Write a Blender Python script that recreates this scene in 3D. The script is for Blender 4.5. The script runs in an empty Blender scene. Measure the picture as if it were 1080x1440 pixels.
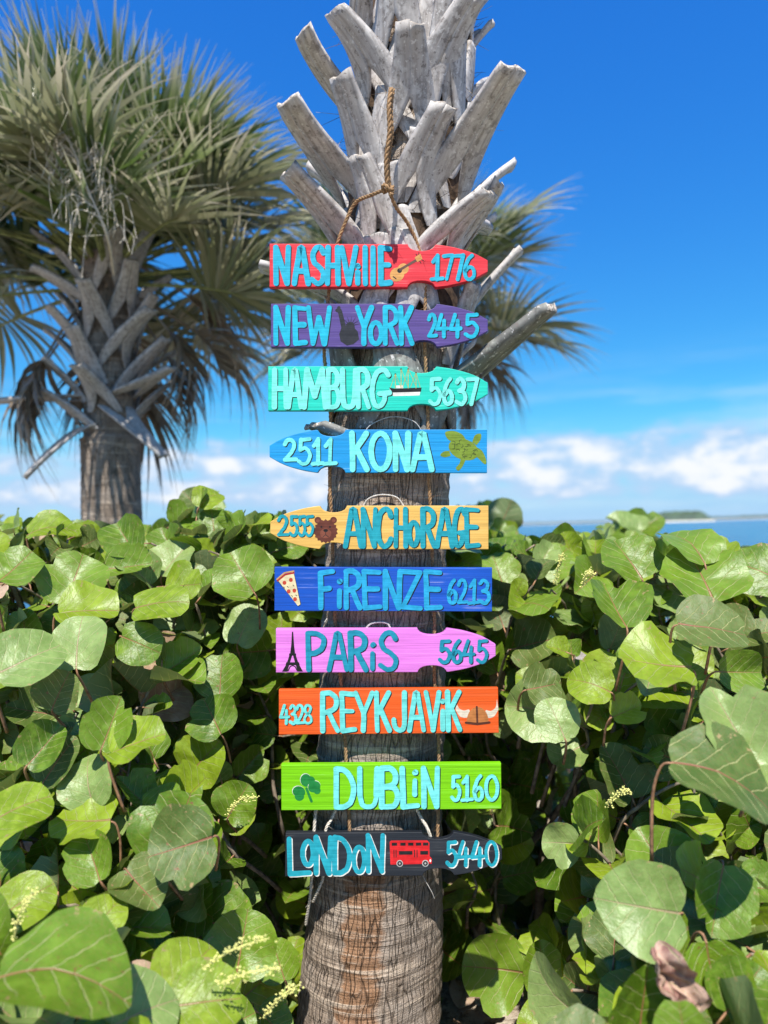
import bpy, bmesh, math, random
import numpy as np
from mathutils import Vector, Matrix, Euler

S = bpy.context.scene
COL = S.collection
R_ = math.radians
random.seed(7)
rng = np.random.default_rng(7)

# ------------------------------------------------------------------ camera
F = 1040.0                       # focal length in photo pixels (photo is 1080 x 1440)
CAMH = 1.55
cam_d = bpy.data.cameras.new('camera')
cam = bpy.data.objects.new('camera', cam_d); COL.objects.link(cam)
cam_d.sensor_fit = 'VERTICAL'; cam_d.sensor_height = 36.0; cam_d.sensor_width = 27.0
cam_d.lens = 36.0 * F / 1440.0
cam_d.clip_start = 0.02; cam_d.clip_end = 60000
CR = Matrix.Rotation(R_(90 + 1.27), 4, 'X') @ Matrix.Rotation(R_(-1.5), 4, 'Z')
CM = Matrix.Translation((0, 0, CAMH)) @ CR
cam.matrix_world = CM
cam_d.dof.use_dof = True
cam_d.dof.focus_distance = 1.70
cam_d.dof.aperture_fstop = 2.1
S.camera = cam
C3 = CR.to_3x3()
CX, CY, CZ = (C3 @ Vector((1, 0, 0))), (C3 @ Vector((0, 1, 0))), (C3 @ Vector((0, 0, 1)))

def P(px, py, d):
    """world point that stands d metres deep behind photo pixel px, py"""
    return CM @ Vector(((px - 540) / F * d, -(py - 720) / F * d, -d))

CMI = CM.inverted()
def proj(w):
    c = CMI @ Vector(w)
    d = max(-c.z, 1e-4)
    return 540 + c.x / d * F, 720 - c.y / d * F, -c.z

# ------------------------------------------------------------------ light
SUN_EL, SUN_AZ = 56.0, -5.0      # azimuth: degrees to the left of straight behind the camera
sun_dir = Vector((math.sin(R_(SUN_AZ)) * math.cos(R_(SUN_EL)), -math.cos(R_(SUN_AZ)) * math.cos(R_(SUN_EL)), math.sin(R_(SUN_EL))))
sl = bpy.data.lights.new('sun', 'SUN'); sl.energy = 5.0; sl.angle = R_(0.53); sl.color = (1.0, 0.95, 0.87)
so = bpy.data.objects.new('sun', sl); COL.objects.link(so)
so.rotation_euler = (-sun_dir).to_track_quat('-Z', 'Y').to_euler()
so.location = (0, -6, 12)

def N(nt, typ, **kw):
    n = nt.nodes.new(typ)
    for k, v in kw.items():
        if k.startswith('i_'):
            n.inputs[k[2:].replace('_', ' ')].default_value = v
        else:
            setattr(n, k, v)
    return n
def lk(nt, a, b): nt.links.new(a, b)
def sock(nt, dst, v):
    if hasattr(v, 'is_output') or isinstance(v, bpy.types.NodeSocket): nt.links.new(v, dst)
    else: dst.default_value = v
def mth(nt, op, a, b=None, c=None, clamp=False):
    n = nt.nodes.new('ShaderNodeMath'); n.operation = op; n.use_clamp = clamp
    sock(nt, n.inputs[0], a)
    if b is not None: sock(nt, n.inputs[1], b)
    if c is not None: sock(nt, n.inputs[2], c)
    return n.outputs[0]
def sstep(nt, v, lo, hi, o0=0.0, o1=1.0):
    n = nt.nodes.new('ShaderNodeMapRange'); n.interpolation_type = 'SMOOTHSTEP'
    sock(nt, n.inputs[0], v)
    for i, x in zip((1, 2, 3, 4), (lo, hi, o0, o1)): sock(nt, n.inputs[i], x)
    return n.outputs[0]
def mixc(nt, f, a, b, mode='MIX'):
    n = nt.nodes.new('ShaderNodeMix'); n.data_type = 'RGBA'; n.blend_type = mode
    sock(nt, n.inputs[0], f)
    for i, v in ((6, a), (7, b)):
        if isinstance(v, (tuple, list)): n.inputs[i].default_value = (*v[:3], 1)
        else: nt.links.new(v, n.inputs[i])
    return n.outputs[2]
def noise(nt, vec, scale, detail=4, rough=0.55, dist=0.0):
    n = nt.nodes.new('ShaderNodeTexNoise')
    n.inputs['Scale'].default_value = scale; n.inputs['Detail'].default_value = detail
    n.inputs['Roughness'].default_value = rough; n.inputs['Distortion'].default_value = dist
    if vec is not None: nt.links.new(vec, n.inputs['Vector'])
    return n.outputs['Fac']
def mapping(nt, vec, scale=(1, 1, 1), loc=(0, 0, 0), rot=(0, 0, 0)):
    n = nt.nodes.new('ShaderNodeMapping')
    n.inputs['Scale'].default_value = scale; n.inputs['Location'].default_value = loc; n.inputs['Rotation'].default_value = rot
    nt.links.new(vec, n.inputs['Vector'])
    return n.outputs[0]

world = bpy.data.worlds.new('World'); S.world = world; world.use_nodes = True
nt = world.node_tree; nt.nodes.clear()
sky = N(nt, 'ShaderNodeTexSky', sky_type='NISHITA', sun_disc=False, sun_elevation=R_(SUN_EL), sun_rotation=R_(180 - SUN_AZ),
        altitude=0.0, air_density=1.0, dust_density=0.2, ozone_density=4.0)
tc = N(nt, 'ShaderNodeTexCoord')
sep = N(nt, 'ShaderNodeSeparateXYZ'); lk(nt, tc.outputs['Generated'], sep.inputs[0])
el = sep.outputs['Z']
hsv = N(nt, 'ShaderNodeHueSaturation'); hsv.inputs['Saturation'].default_value = 1.32; hsv.inputs['Value'].default_value = 1.0
lk(nt, sky.outputs[0], hsv.inputs['Color'])
# film response of the clear sky: deeper, more saturated blue aloft, pale blue low down
SKY_S, EXPO = 0.10, 0.70
KD = 1.0 / (SKY_S * 2 ** EXPO)
sc_ = N(nt, 'ShaderNodeSeparateColor'); lk(nt, hsv.outputs[0], sc_.inputs[0])
def chan(o, k, g): return mth(nt, 'MULTIPLY', mth(nt, 'POWER', mth(nt, 'MULTIPLY', o, 0.125), g), k * KD)
cc_ = N(nt, 'ShaderNodeCombineColor')
lk(nt, chan(sc_.outputs[0], .38, .76), cc_.inputs[0]); lk(nt, chan(sc_.outputs[1], 1.0, .80), cc_.inputs[1]); lk(nt, chan(sc_.outputs[2], 1.12, .42), cc_.inputs[2])
def dl(*c): return tuple(q * KD for q in c)
clear = mixc(nt, sstep(nt, el, 0.16, 0.0, 0.0, 0.92), cc_.outputs[0], dl(.40, .64, .95))
# cumulus low over the sea all round the horizon, thin streaks above them
v1 = mapping(nt, tc.outputs['Generated'], (1, 1, 2.0), (4.1, 0.9, 2.2))
big = noise(nt, v1, 6.5, 3, 0.5)
fine = noise(nt, v1, 19, 5, 0.52, 0.1)
dens = mth(nt, 'ADD', mth(nt, 'MULTIPLY', big, 0.55), mth(nt, 'MULTIPLY', fine, 0.45))
band = mth(nt, 'MULTIPLY', sstep(nt, el, 0.008, 0.05), sstep(nt, el, 0.085, 0.15, 1.0, 0.0))
cd_ = mth(nt, 'ADD', dens, mth(nt, 'MULTIPLY', mth(nt, 'SUBTRACT', band, 1.0), 0.25))
cum = mth(nt, 'MULTIPLY', sstep(nt, el, .15, .11), 0.95)
cum = mth(nt, 'MULTIPLY', cum, sstep(nt, mth(nt, 'ADD', cd_, mth(nt, 'MULTIPLY', mth(nt, 'SUBTRACT', fine, 0.5), 0.22)), 0.45, 0.64))
veil = mth(nt, 'MULTIPLY', sstep(nt, cd_, 0.34, 0.50), sstep(nt, el, .17, .10, 0.0, 0.75))
v2 = mapping(nt, tc.outputs['Generated'], (1, 1, 9), (2.3, 0.4, 0.0), (0, R_(6), 0))
wisp = noise(nt, v2, 3.2, 5, 0.6, 0.2)
wband = mth(nt, 'MULTIPLY', sstep(nt, el, -0.01, 0.03), sstep(nt, el, 0.08, 0.24, 1.0, 0.0))
wis = mth(nt, 'MULTIPLY', mth(nt, 'MULTIPLY', sstep(nt, wisp, 0.42, 0.72), wband), 0.6)
c1 = mixc(nt, wis, clear, dl(.66, .86, 1.0))
c1 = mixc(nt, veil, c1, dl(.52, .68, .95))
c2 = mixc(nt, cum, c1, dl(.98, 1.0, 1.04))
bg = N(nt, 'ShaderNodeBackground'); bg.inputs['Strength'].default_value = SKY_S
lk(nt, c2, bg.inputs['Color'])
wo = N(nt, 'ShaderNodeOutputWorld'); lk(nt, bg.outputs[0], wo.inputs['Surface'])

S.view_settings.view_transform = 'Standard'; S.view_settings.look = 'None'
S.view_settings.exposure = EXPO; S.view_settings.gamma = 1.0; S.view_settings.use_curve_mapping = False
S.render.engine = 'CYCLES'
S.cycles.use_denoising = True
S.cycles.max_bounces = 8; S.cycles.transparent_max_bounces = 8
S.cycles.sample_clamp_indirect = 8.0

# ------------------------------------------------------------------ helpers
def srgb(h, k=1.0):
    h = h.lstrip('#'); o = []
    for i in (0, 2, 4):
        c = int(h[i:i + 2], 16) / 255
        o.append((c / 12.92 if c <= 0.04045 else ((c + 0.055) / 1.055) ** 2.4) * k)
    return tuple(o)

def newmat(name):
    m = bpy.data.materials.new(name); m.use_nodes = True
    nt = m.node_tree; nt.nodes.clear()
    out = nt.nodes.new('ShaderNodeOutputMaterial')
    b = nt.nodes.new('ShaderNodeBsdfPrincipled')
    nt.links.new(b.outputs[0], out.inputs['Surface'])
    return m, nt, b, out
def bump(nt, b, h, strength, dist):
    n = nt.nodes.new('ShaderNodeBump'); n.inputs['Strength'].default_value = strength; n.inputs['Distance'].default_value = dist
    nt.links.new(h, n.inputs['Height']); nt.links.new(n.outputs[0], b.inputs['Normal'])

def mesh_obj(name, verts, faces, mats, parent=None, smooth=False, fmat=None, uv=None):
    me = bpy.data.meshes.new(name)
    me.from_pydata([tuple(v) for v in verts], [], faces)
    for m in (mats if isinstance(mats, (list, tuple)) else [mats]): me.materials.append(m)
    if fmat is not None: me.polygons.foreach_set('material_index', fmat)
    if smooth: me.polygons.foreach_set('use_smooth', [True] * len(me.polygons))
    if uv is not None:
        l = me.uv_layers.new(name='UVMap')
        vi = np.zeros(len(me.loops), dtype=np.int64); me.loops.foreach_get('vertex_index', vi)
        l.data.foreach_set('uv', np.asarray(uv, dtype=np.float32)[vi].ravel())
    me.update()
    o = bpy.data.objects.new(name, me); COL.objects.link(o)
    if parent is not None: o.parent = parent
    return o
def link_copy(name, me, parent, mat=None):
    o = bpy.data.objects.new(name, me); COL.objects.link(o); o.parent = parent
    if mat is not None: o.matrix_local = mat
    return o
def thing(name, label, cat, loc=(0, 0, 0), group=None):
    o = bpy.data.objects.new(name, None); COL.objects.link(o)
    o.empty_display_size = 0.1
    o.location = loc; o['label'] = label; o['category'] = cat
    if group: o['group'] = group
    return o
def tag(o, label=None, cat=None, group=None, kind=None):
    if label: o['label'] = label
    if cat: o['category'] = cat
    if group: o['group'] = group
    if kind: o['kind'] = kind
    return o
def put(o, parent):
    """child built in world coordinates under a parent Empty that stands at its own base"""
    o.parent = parent; o.matrix_parent_inverse = Matrix.Translation(parent.location).inverted() if parent.rotation_euler == Euler((0, 0, 0)) else parent.matrix_basis.inverted()
    return o

def catmull(pts, n=8, closed=False):
    pts = [np.array(p, dtype=float) for p in pts]
    if len(pts) < 3 and not closed:
        return [pts[0] + (pts[1] - pts[0]) * i / n for i in range(n + 1)]
    out = []; m = len(pts)
    for i in range(m if closed else m - 1):
        if closed: p0, p1, p2, p3 = pts[i - 1], pts[i], pts[(i + 1) % m], pts[(i + 2) % m]
        else: p0, p1, p2, p3 = pts[max(i - 1, 0)], pts[i], pts[i + 1], pts[min(i + 2, m - 1)]
        for k in range(n):
            t = k / n
            out.append(0.5 * (2 * p1 + (p2 - p0) * t + (2 * p0 - 5 * p1 + 4 * p2 - p3) * t * t + (3 * p1 - p0 - 3 * p2 + p3) * t ** 3))
    if not closed: out.append(pts[-1])
    return out

def tube_data(path, radii, sides=6, cap=True, off=0):
    V = []; Fc = []
    path = [Vector(p) for p in path]; n = len(path)
    if not hasattr(radii, '__len__'): radii = [radii] * n
    up = None
    for i in range(n):
        t = (path[min(i + 1, n - 1)] - path[max(i - 1, 0)]).normalized()
        if up is None:
            up = t.orthogonal().normalized()
        up = (up - t * up.dot(t)).normalized()
        s = t.cross(up)
        for k in range(sides):
            a = 2 * math.pi * k / sides
            V.append(path[i] + (up * math.cos(a) + s * math.sin(a)) * radii[i])
    for i in range(n - 1):
        for k in range(sides):
            a, b = off + i * sides + k, off + i * sides + (k + 1) % sides
            Fc.append((a, b, b + sides, a + sides))
    if cap:
        Fc.append(tuple(off + k for k in range(sides))[::-1]); Fc.append(tuple(off + (n - 1) * sides + k for k in range(sides)))
    return V, Fc
class MB:
    def __init__(s): s.v = []; s.f = []; s.m = []
    def add(s, V, Fc, mi=0):
        o = len(s.v); s.v += [tuple(v) for v in V]; s.f += [tuple(i + o for i in f) for f in Fc]; s.m += [mi] * len(Fc)
    def tube(s, path, r, sides=6, mi=0):
        V, Fc = tube_data(path, r, sides); s.add(V, Fc, mi)
    def build(s, name, mats, parent=None, smooth=False):
        return mesh_obj(name, s.v, s.f, mats, parent, smooth, s.m)

# ------------------------------------------------------------------ materials
def wood_paint(name, col, wear=0.25, grain=1.0):
    m, nt, b, _ = newmat(name)
    tc = nt.nodes.new('ShaderNodeTexCoord')
    oi = nt.nodes.new('ShaderNodeObjectInfo')
    vec = nt.nodes.new('ShaderNodeVectorMath'); vec.operation = 'ADD'
    lk(nt, tc.outputs['Object'], vec.inputs[0])
    cmb = nt.nodes.new('ShaderNodeCombineXYZ'); lk(nt, mth(nt, 'MULTIPLY', oi.outputs['Random'], 9.0), cmb.inputs[0]); lk(nt, cmb.outputs[0], vec.inputs[1])
    g1 = noise(nt, mapping(nt, vec.outputs[0], (5, 60, 330)), 1.0, 5, 0.6, 0.3)
    g2 = noise(nt, mapping(nt, vec.outputs[0], (2.2, 20, 75)), 1.0, 4, 0.55, 0.6)
    g3 = noise(nt, vec.outputs[0], 14, 3)
    dark = tuple(c * 0.66 for c in col); lite = tuple(min(1, c * 1.12 + 0.02) for c in col)
    c = mixc(nt, sstep(nt, g1, 0.3, 0.72), dark, col)
    c = mixc(nt, mth(nt, 'MULTIPLY', sstep(nt, g2, 0.45, 0.75), 0.5), c, lite)
    scuff = mth(nt, 'MULTIPLY', sstep(nt, mth(nt, 'MULTIPLY', g2, g3), 0.30, 0.42), sstep(nt, g1, 0.5, 0.66))
    c = mixc(nt, mth(nt, 'MULTIPLY', scuff, wear), c, (0.62, 0.58, 0.52))
    lk(nt, c, b.inputs['Base Color'])
    b.inputs['Roughness'].default_value = 0.55
    b.inputs['Specular IOR Level'].default_value = 0.3
    h = mth(nt, 'ADD', mth(nt, 'MULTIPLY', g1, 0.6), mth(nt, 'MULTIPLY', g2, 0.6))
    bump(nt, b, h, 0.45 * grain, 0.002)
    return m
def brush_paint(name, col):
    m, nt, b, _ = newmat(name)
    tc = nt.nodes.new('ShaderNodeTexCoord')
    g1 = noise(nt, mapping(nt, tc.outputs['Object'], (9, 60, 300)), 1.0, 4, 0.6)
    g2 = noise(nt, tc.outputs['Object'], 60, 3)
    f = mth(nt, 'ADD', mth(nt, 'MULTIPLY', g1, 0.6), mth(nt, 'MULTIPLY', g2, 0.4))
    c = mixc(nt, sstep(nt, f, 0.34, 0.66), tuple(x * 0.68 for x in col), tuple(min(1, x * 1.08 + 0.01) for x in col))
    lk(nt, c, b.inputs['Base Color'])
    b.inputs['Roughness'].default_value = 0.5; b.inputs['Specular IOR Level'].default_value = 0.3
    bump(nt, b, g1, 0.3, 0.001)
    return m
_pc = {}
def paint(hexs, k=0.68):
    if hexs not in _pc: _pc[hexs] = brush_paint('paint_' + hexs.strip('#'), srgb(hexs, k))
    return _pc[hexs]

def bark_material():
    m, nt, b, _ = newmat('palm_bark')
    tc = nt.nodes.new('ShaderNodeTexCoord'); o = tc.outputs['Object']
    at = nt.nodes.new('ShaderNodeAttribute'); at.attribute_name = 'UVMap'; at.attribute_type = 'GEOMETRY'
    sp = nt.nodes.new('ShaderNodeSeparateXYZ'); lk(nt, at.outputs['Vector'], sp.inputs[0])
    ang, zz = sp.outputs[0], sp.outputs[1]          # arc length and height in metres
    cv = nt.nodes.new('ShaderNodeCombineXYZ'); lk(nt, ang, cv.inputs[0]); lk(nt, zz, cv.inputs[1])
    vor = nt.nodes.new('ShaderNodeTexVoronoi'); vor.feature = 'DISTANCE_TO_EDGE'; vor.inputs['Scale'].default_value = 1.0
    vor.inputs['Randomness'].default_value = 1.0
    wv = nt.nodes.new('ShaderNodeVectorMath'); wv.operation = 'ADD'
    nz = nt.nodes.new('ShaderNodeTexNoise'); nz.inputs['Scale'].default_value = 9; lk(nt, cv.outputs[0], nz.inputs['Vector'])
    sc = nt.nodes.new('ShaderNodeVectorMath'); sc.operation = 'SCALE'; sc.inputs['Scale'].default_value = 0.03; lk(nt, nz.outputs['Color'], sc.inputs[0])
    lk(nt, cv.outputs[0], wv.inputs[0]); lk(nt, sc.outputs[0], wv.inputs[1])
    lk(nt, mapping(nt, wv.outputs[0], (80, 8, 1)), vor.inputs['Vector'])
    crack = sstep(nt, mth(nt, 'ADD', vor.outputs[0], mth(nt, 'MULTIPLY', noise(nt, mapping(nt, cv.outputs[0], (30, 9, 1)), 1.0, 3), 0.16)), 0.05, 0.15)
    fib = noise(nt, mapping(nt, cv.outputs[0], (230, 14, 1)), 1.0, 5, 0.65, 0.2)
    blot = noise(nt, o, 9, 4, 0.6)
    ring = noise(nt, mapping(nt, cv.outputs[0], (3.5, 48, 1)), 1.0, 4, 0.6, 0.4)
    c = mixc(nt, sstep(nt, fib, 0.3, 0.7), (0.19, 0.155, 0.13), (0.46, 0.40, 0.345))
    c = mixc(nt, sstep(nt, blot, 0.4, 0.62), c, mixc(nt, fib, (0.24, 0.205, 0.18), (0.54, 0.50, 0.46)))
    # a rust-brown strip where the outer skin has peeled
    nn = noise(nt, mapping(nt, cv.outputs[0], (10, 22, 1)), 1.0, 3)
    aj = mth(nt, 'ADD', ang, mth(nt, 'MULTIPLY', mth(nt, 'SUBTRACT', nn, 0.5), 0.075))
    strip = mth(nt, 'MULTIPLY', sstep(nt, aj, -0.076, -0.058), sstep(nt, aj, 0.010, 0.030, 1.0, 0.0))
    strip = mth(nt, 'MULTIPLY', strip, sstep(nt, zz, 0.74, 0.80, 1.0, 0.0))
    c = mixc(nt, mth(nt, 'MULTIPLY', strip, 0.85), c, mixc(nt, fib, (0.20, 0.095, 0.05), (0.46, 0.28, 0.16)))
    c = mixc(nt, mth(nt, 'MULTIPLY', sstep(nt, ring, 0.54, 0.66), 0.75), c, (0.66, 0.59, 0.51))
    c = mixc(nt, crack, mixc(nt, 0.35, (0.03, 0.024, 0.02), c), c)
    gr = noise(nt, o, 130, 4, 0.7)
    c = mixc(nt, mth(nt, 'MULTIPLY', sstep(nt, gr, .5, .72), .45), c, (0.07, .06, .05))
    c = mixc(nt, mth(nt, 'MULTIPLY', sstep(nt, gr, .44, .3), .35), c, (0.66, .62, .57))
    c = mixc(nt, 1.0, c, (.93, .85, .77), 'MULTIPLY')
    lk(nt, c, b.inputs['Base Color']); b.inputs['Roughness'].default_value = 0.9; b.inputs['Specular IOR Level'].default_value = 0.15
    h = mth(nt, 'ADD', mth(nt, 'MULTIPLY', crack, 0.9), mth(nt, 'ADD', mth(nt, 'MULTIPLY', fib, 0.8), mth(nt, 'MULTIPLY', ring, 2.0)))
    grit = noise(nt, o, 190, 4, 0.7)
    bump(nt, b, mth(nt, 'ADD', h, mth(nt, 'MULTIPLY', grit, 0.7)), 1.0, 0.007)
    return m
M_bark = bark_material()

def boot_material(name, light, dark, spot):
    light, dark, spot = [tuple(.84 * q for q in c_) for c_ in (light, dark, spot)]
    m, nt, b, _ = newmat(name)
    tc = nt.nodes.new('ShaderNodeTexCoord'); o = tc.outputs['Object']
    at = nt.nodes.new('ShaderNodeAttribute'); at.attribute_name = 'UVMap'
    st = noise(nt, mapping(nt, at.outputs['Vector'], (95, 7, 1)), 1.0, 4, 0.6, 0.1)
    bl = noise(nt, o, 22, 5, 0.62)
    sp = noise(nt, o, 85, 3, 0.6)
    big = noise(nt, o, 6, 3)
    c = mixc(nt, sstep(nt, st, 0.30, 0.62), dark, light)
    c = mixc(nt, mth(nt, 'MULTIPLY', sstep(nt, big, 0.42, 0.66), 0.55), c, tuple(x * 0.62 for x in light))
    c = mixc(nt, mth(nt, 'MULTIPLY', sstep(nt, bl, 0.56, 0.66), 0.6), c, spot)
    c = mixc(nt, mth(nt, 'MULTIPLY', sstep(nt, noise(nt, o, 48, 4, 0.65), 0.50, 0.66), 0.55), c, tuple(x * .5 for x in dark))
    c = mixc(nt, mth(nt, 'MULTIPLY', sstep(nt, sp, 0.60, 0.68), 0.75), c, (0.15, 0.13, 0.12))
    c = mixc(nt, mth(nt, 'MULTIPLY', sstep(nt, sp, 0.40, 0.33), 0.6), c, (0.68, 0.66, 0.64))
    c = mixc(nt, mth(nt, 'MULTIPLY', sstep(nt, st, 0.30, 0.22), 0.8), c, (0.07, 0.055, 0.045))
    lk(nt, c, b.inputs['Base Color']); b.inputs['Roughness'].default_value = 0.62; b.inputs['Specular IOR Level'].default_value = 0.35
    bump(nt, b, mth(nt, 'ADD', st, mth(nt, 'MULTIPLY', bl, 0.5)), 0.55, 0.003)
    return m
M_boot = boot_material('weathered_leaf_base', (0.60, 0.565, 0.54), (0.33, 0.295, 0.275), (0.70, 0.675, 0.65))
M_boot_dark = boot_material('dark_leaf_base', (0.25, 0.25, 0.23), (0.12, 0.115, 0.105), (0.40, 0.42, 0.37))  # darker, greyer leaf base colours with paler grey-green blotches
M_cut, nt, b, _ = newmat('cut_fibre')
tc = nt.nodes.new('ShaderNodeTexCoord'); f = noise(nt, tc.outputs['Object'], 140, 4, 0.7)
lk(nt, mixc(nt, sstep(nt, f, 0.35, 0.65), (0.16, 0.12, 0.09), (0.66, 0.60, 0.52)), b.inputs['Base Color']); b.inputs['Roughness'].default_value = 0.9
bump(nt, b, f, 0.8, 0.004)
def plain(name, col, rough=0.8, var=0.25, scale=30):
    m, nt, b, _ = newmat(name)
    tc = nt.nodes.new('ShaderNodeTexCoord'); f = noise(nt, tc.outputs['Object'], scale, 4, 0.6)
    lk(nt, mixc(nt, sstep(nt, f, 0.3, 0.7), tuple(c * (1 - var) for c in col), tuple(min(1, c * (1 + var)) for c in col)), b.inputs['Base Color'])
    b.inputs['Roughness'].default_value = rough; b.inputs['Specular IOR Level'].default_value = 0.25
    return m
M_fibre = plain('palm_fibre', (0.085, 0.055, 0.035), 0.95, 0.5, 60)
M_hair = plain('fibre_hair', (0.30, 0.24, 0.18), 0.9, 0.5, 60)
M_rope = plain('jute_rope', (0.27, 0.165, 0.085), 0.95, 0.4, 220)
M_rope_pale = plain('bleached_rope', (0.55, 0.50, 0.42), 0.95, 0.35, 220)
M_twine = plain('white_twine', (0.44, 0.42, 0.39), 0.8, 0.25, 200)
M_stem = plain('shrub_stem', (0.20, 0.16, 0.12), 0.85, 0.45, 50)
M_petiole = plain('leaf_stalk', (0.30, 0.16, 0.09), 0.6, 0.4, 60)
M_flower = plain('flower_spike', (0.62, 0.60, 0.20), 0.7, 0.3, 200)

# ------------------------------------------------------------------ setting: ground, sea, island
def setting():
    m, nt, b, _ = newmat('sand_and_litter')
    geo = nt.nodes.new('ShaderNodeNewGeometry'); p = geo.outputs['Position']
    a = noise(nt, p, 7, 5, 0.6); f = noise(nt, p, 120, 4, 0.7); l = noise(nt, p, 24, 4, 0.65, 0.8)
    c = mixc(nt, sstep(nt, a, 0.35, 0.65), (0.38, 0.31, 0.23), (0.52, 0.45, 0.35))
    c = mixc(nt, mth(nt, 'MULTIPLY', sstep(nt, l, 0.50, 0.58), 0.8), c, (0.13, 0.085, 0.05))
    c = mixc(nt, mth(nt, 'MULTIPLY', sstep(nt, f, 0.4, 0.7), 0.3), c, (0.10, 0.08, 0.06))
    lk(nt, c, b.inputs['Base Color']); b.inputs['Roughness'].default_value = 0.95
    bump(nt, b, mth(nt, 'ADD', f, mth(nt, 'MULTIPLY', l, 2.0)), 0.6, 0.02)
    xs = [-9000, -1500, -200, -40, -12, -4, 0, 4, 12, 40, 200, 1500, 9000]
    ys = [-9000, -500, -40, -8, -2, 0, 1, 2, 3, 4, 6, 9, 13, 18, 24, 40, 200, 2000, 12000]
    V = []; Fc = []
    for y in ys:
        for x in xs:
            z = 0.0
            if y > 9: z = -min(4.0, (y - 9) * 0.17)
            if -15 < x < 15 and -6 < y < 9: z += 0.03 * math.sin(x * 2.1 + y)
            V.append((x, y, z))
    w = len(xs)
    for j in range(len(ys) - 1):
        for i in range(w - 1):
            Fc.append((j * w + i, j * w + i + 1, (j + 1) * w + i + 1, (j + 1) * w + i))
    tag(mesh_obj('ground', V, Fc, m, None, True), kind='structure')
    m, nt, b, _ = newmat('sea_water')
    geo = nt.nodes.new('ShaderNodeNewGeometry'); p = geo.outputs['Position']
    w1 = noise(nt, mapping(nt, p, (0.05, 0.16, 1)), 1.0, 5, 0.6); w2 = noise(nt, mapping(nt, p, (0.7, 2.0, 1)), 1.0, 4, 0.6)
    c = mixc(nt, sstep(nt, w1, 0.35, 0.65), (0.012, 0.10, 0.20), (0.03, 0.19, 0.28))
    lk(nt, c, b.inputs['Base Color']); b.inputs['Roughness'].default_value = 0.25; b.inputs['IOR'].default_value = 1.33
    bump(nt, b, mth(nt, 'ADD', w2, mth(nt, 'MULTIPLY', w1, 2.0)), 0.7, 0.6)
    V = [(-15000, 12, -1.2), (15000, 12, -1.2), (15000, 11900, -1.2), (-15000, 11900, -1.2)]
    tag(mesh_obj('sea', V, [(0, 1, 2, 3)], m), kind='structure')
    # low wooded island and the far shore
    mt = plain('island_woods', (0.045, 0.075, 0.035), 0.9, 0.5, 0.09)
    ms = plain('island_beach', (0.62, 0.56, 0.46), 0.9, 0.1, 0.1)
    def land(name, x0, x1, d, hpx, lump):
        a = P(x0, 730, d); bb = P(x1, 730, d); L = (bb - a).length
        n = 60; k = 10; V = []; Fc = []; fm = []
        hmax = hpx * d / F
        for j in range(k + 1):
            for i in range(n + 1):
                u = i / n; v = j / k
                env = min(1, 5 * u, 5 * (1 - u)) ** 0.6
                hh = hmax * env * (math.sin(math.pi * min(1, v * 1.6 if v < 0.62 else (1 - v) * 2.6)) ** 0.5 if 0 < v < 1 else 0)
                hh *= 1 - lump * (0.5 + 0.5 * math.sin(i * 1.7 + j * 2.3) * math.sin(i * 0.61 + 1.3)) * (1 if 0 < v < 1 else 0)
                V.append((a.x + (bb.x - a.x) * u, a.y + (v - 0.2) * L * 0.5, -1.3 + (hh if j > 1 else hmax * 0.12 * j)))
        for j in range(k):
            for i in range(n):
                q = j * (n + 1) + i; Fc.append((q, q + 1, q + n + 2, q + n + 1)); fm.append(1 if j == 0 else 0)
        return tag(mesh_obj(name, V, Fc, [mt, ms], None, True, fm), kind='structure')
    land('island', 922, 1003, 1500, 17, 0.35)
    land('far_shore', 985, 1500, 4200, 7, 0.3)
    land('far_shore', 560, 935, 5200, 4, 0.3)
setting()

# ------------------------------------------------------------------ main palm
pys = [2000, 1700, 1440, 1240, 1050, 870, 690, 590, 450, 300, 100, 0, -300, -2300]
pxc = [515, 513, 516, 527, 533, 538, 549, 553, 562, 572, 584, 590, 604, 640]
rpx = [135, 124, 104, 92, 88.5, 89, 85, 82, 78, 76, 75, 74, 74, 74]
AX = []; ARd = []
for y, x, r in zip(pys, pxc, rpx):
    dd = 1.86; rr = r * dd / F * 0.985
    dd = 1.718 + rr; rr = r * dd / F * 0.985
    dd = 1.718 + max(rr, 0.147)
    AX.append(P(x, y, dd)); ARd.append(rr)
zs = np.array([v.z for v in AX]); ox = np.argsort(zs)
zs = zs[ox]; axs = np.array([v.x for v in AX])[ox]; ays = np.array([v.y for v in AX])[ox]; ars = np.array(ARd)[ox]
def axis(z): return np.interp(z, zs, axs), np.interp(z, zs, ays)
def rad(z): return float(np.interp(z, zs, ars))
Z_TOP = 6.6

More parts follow.
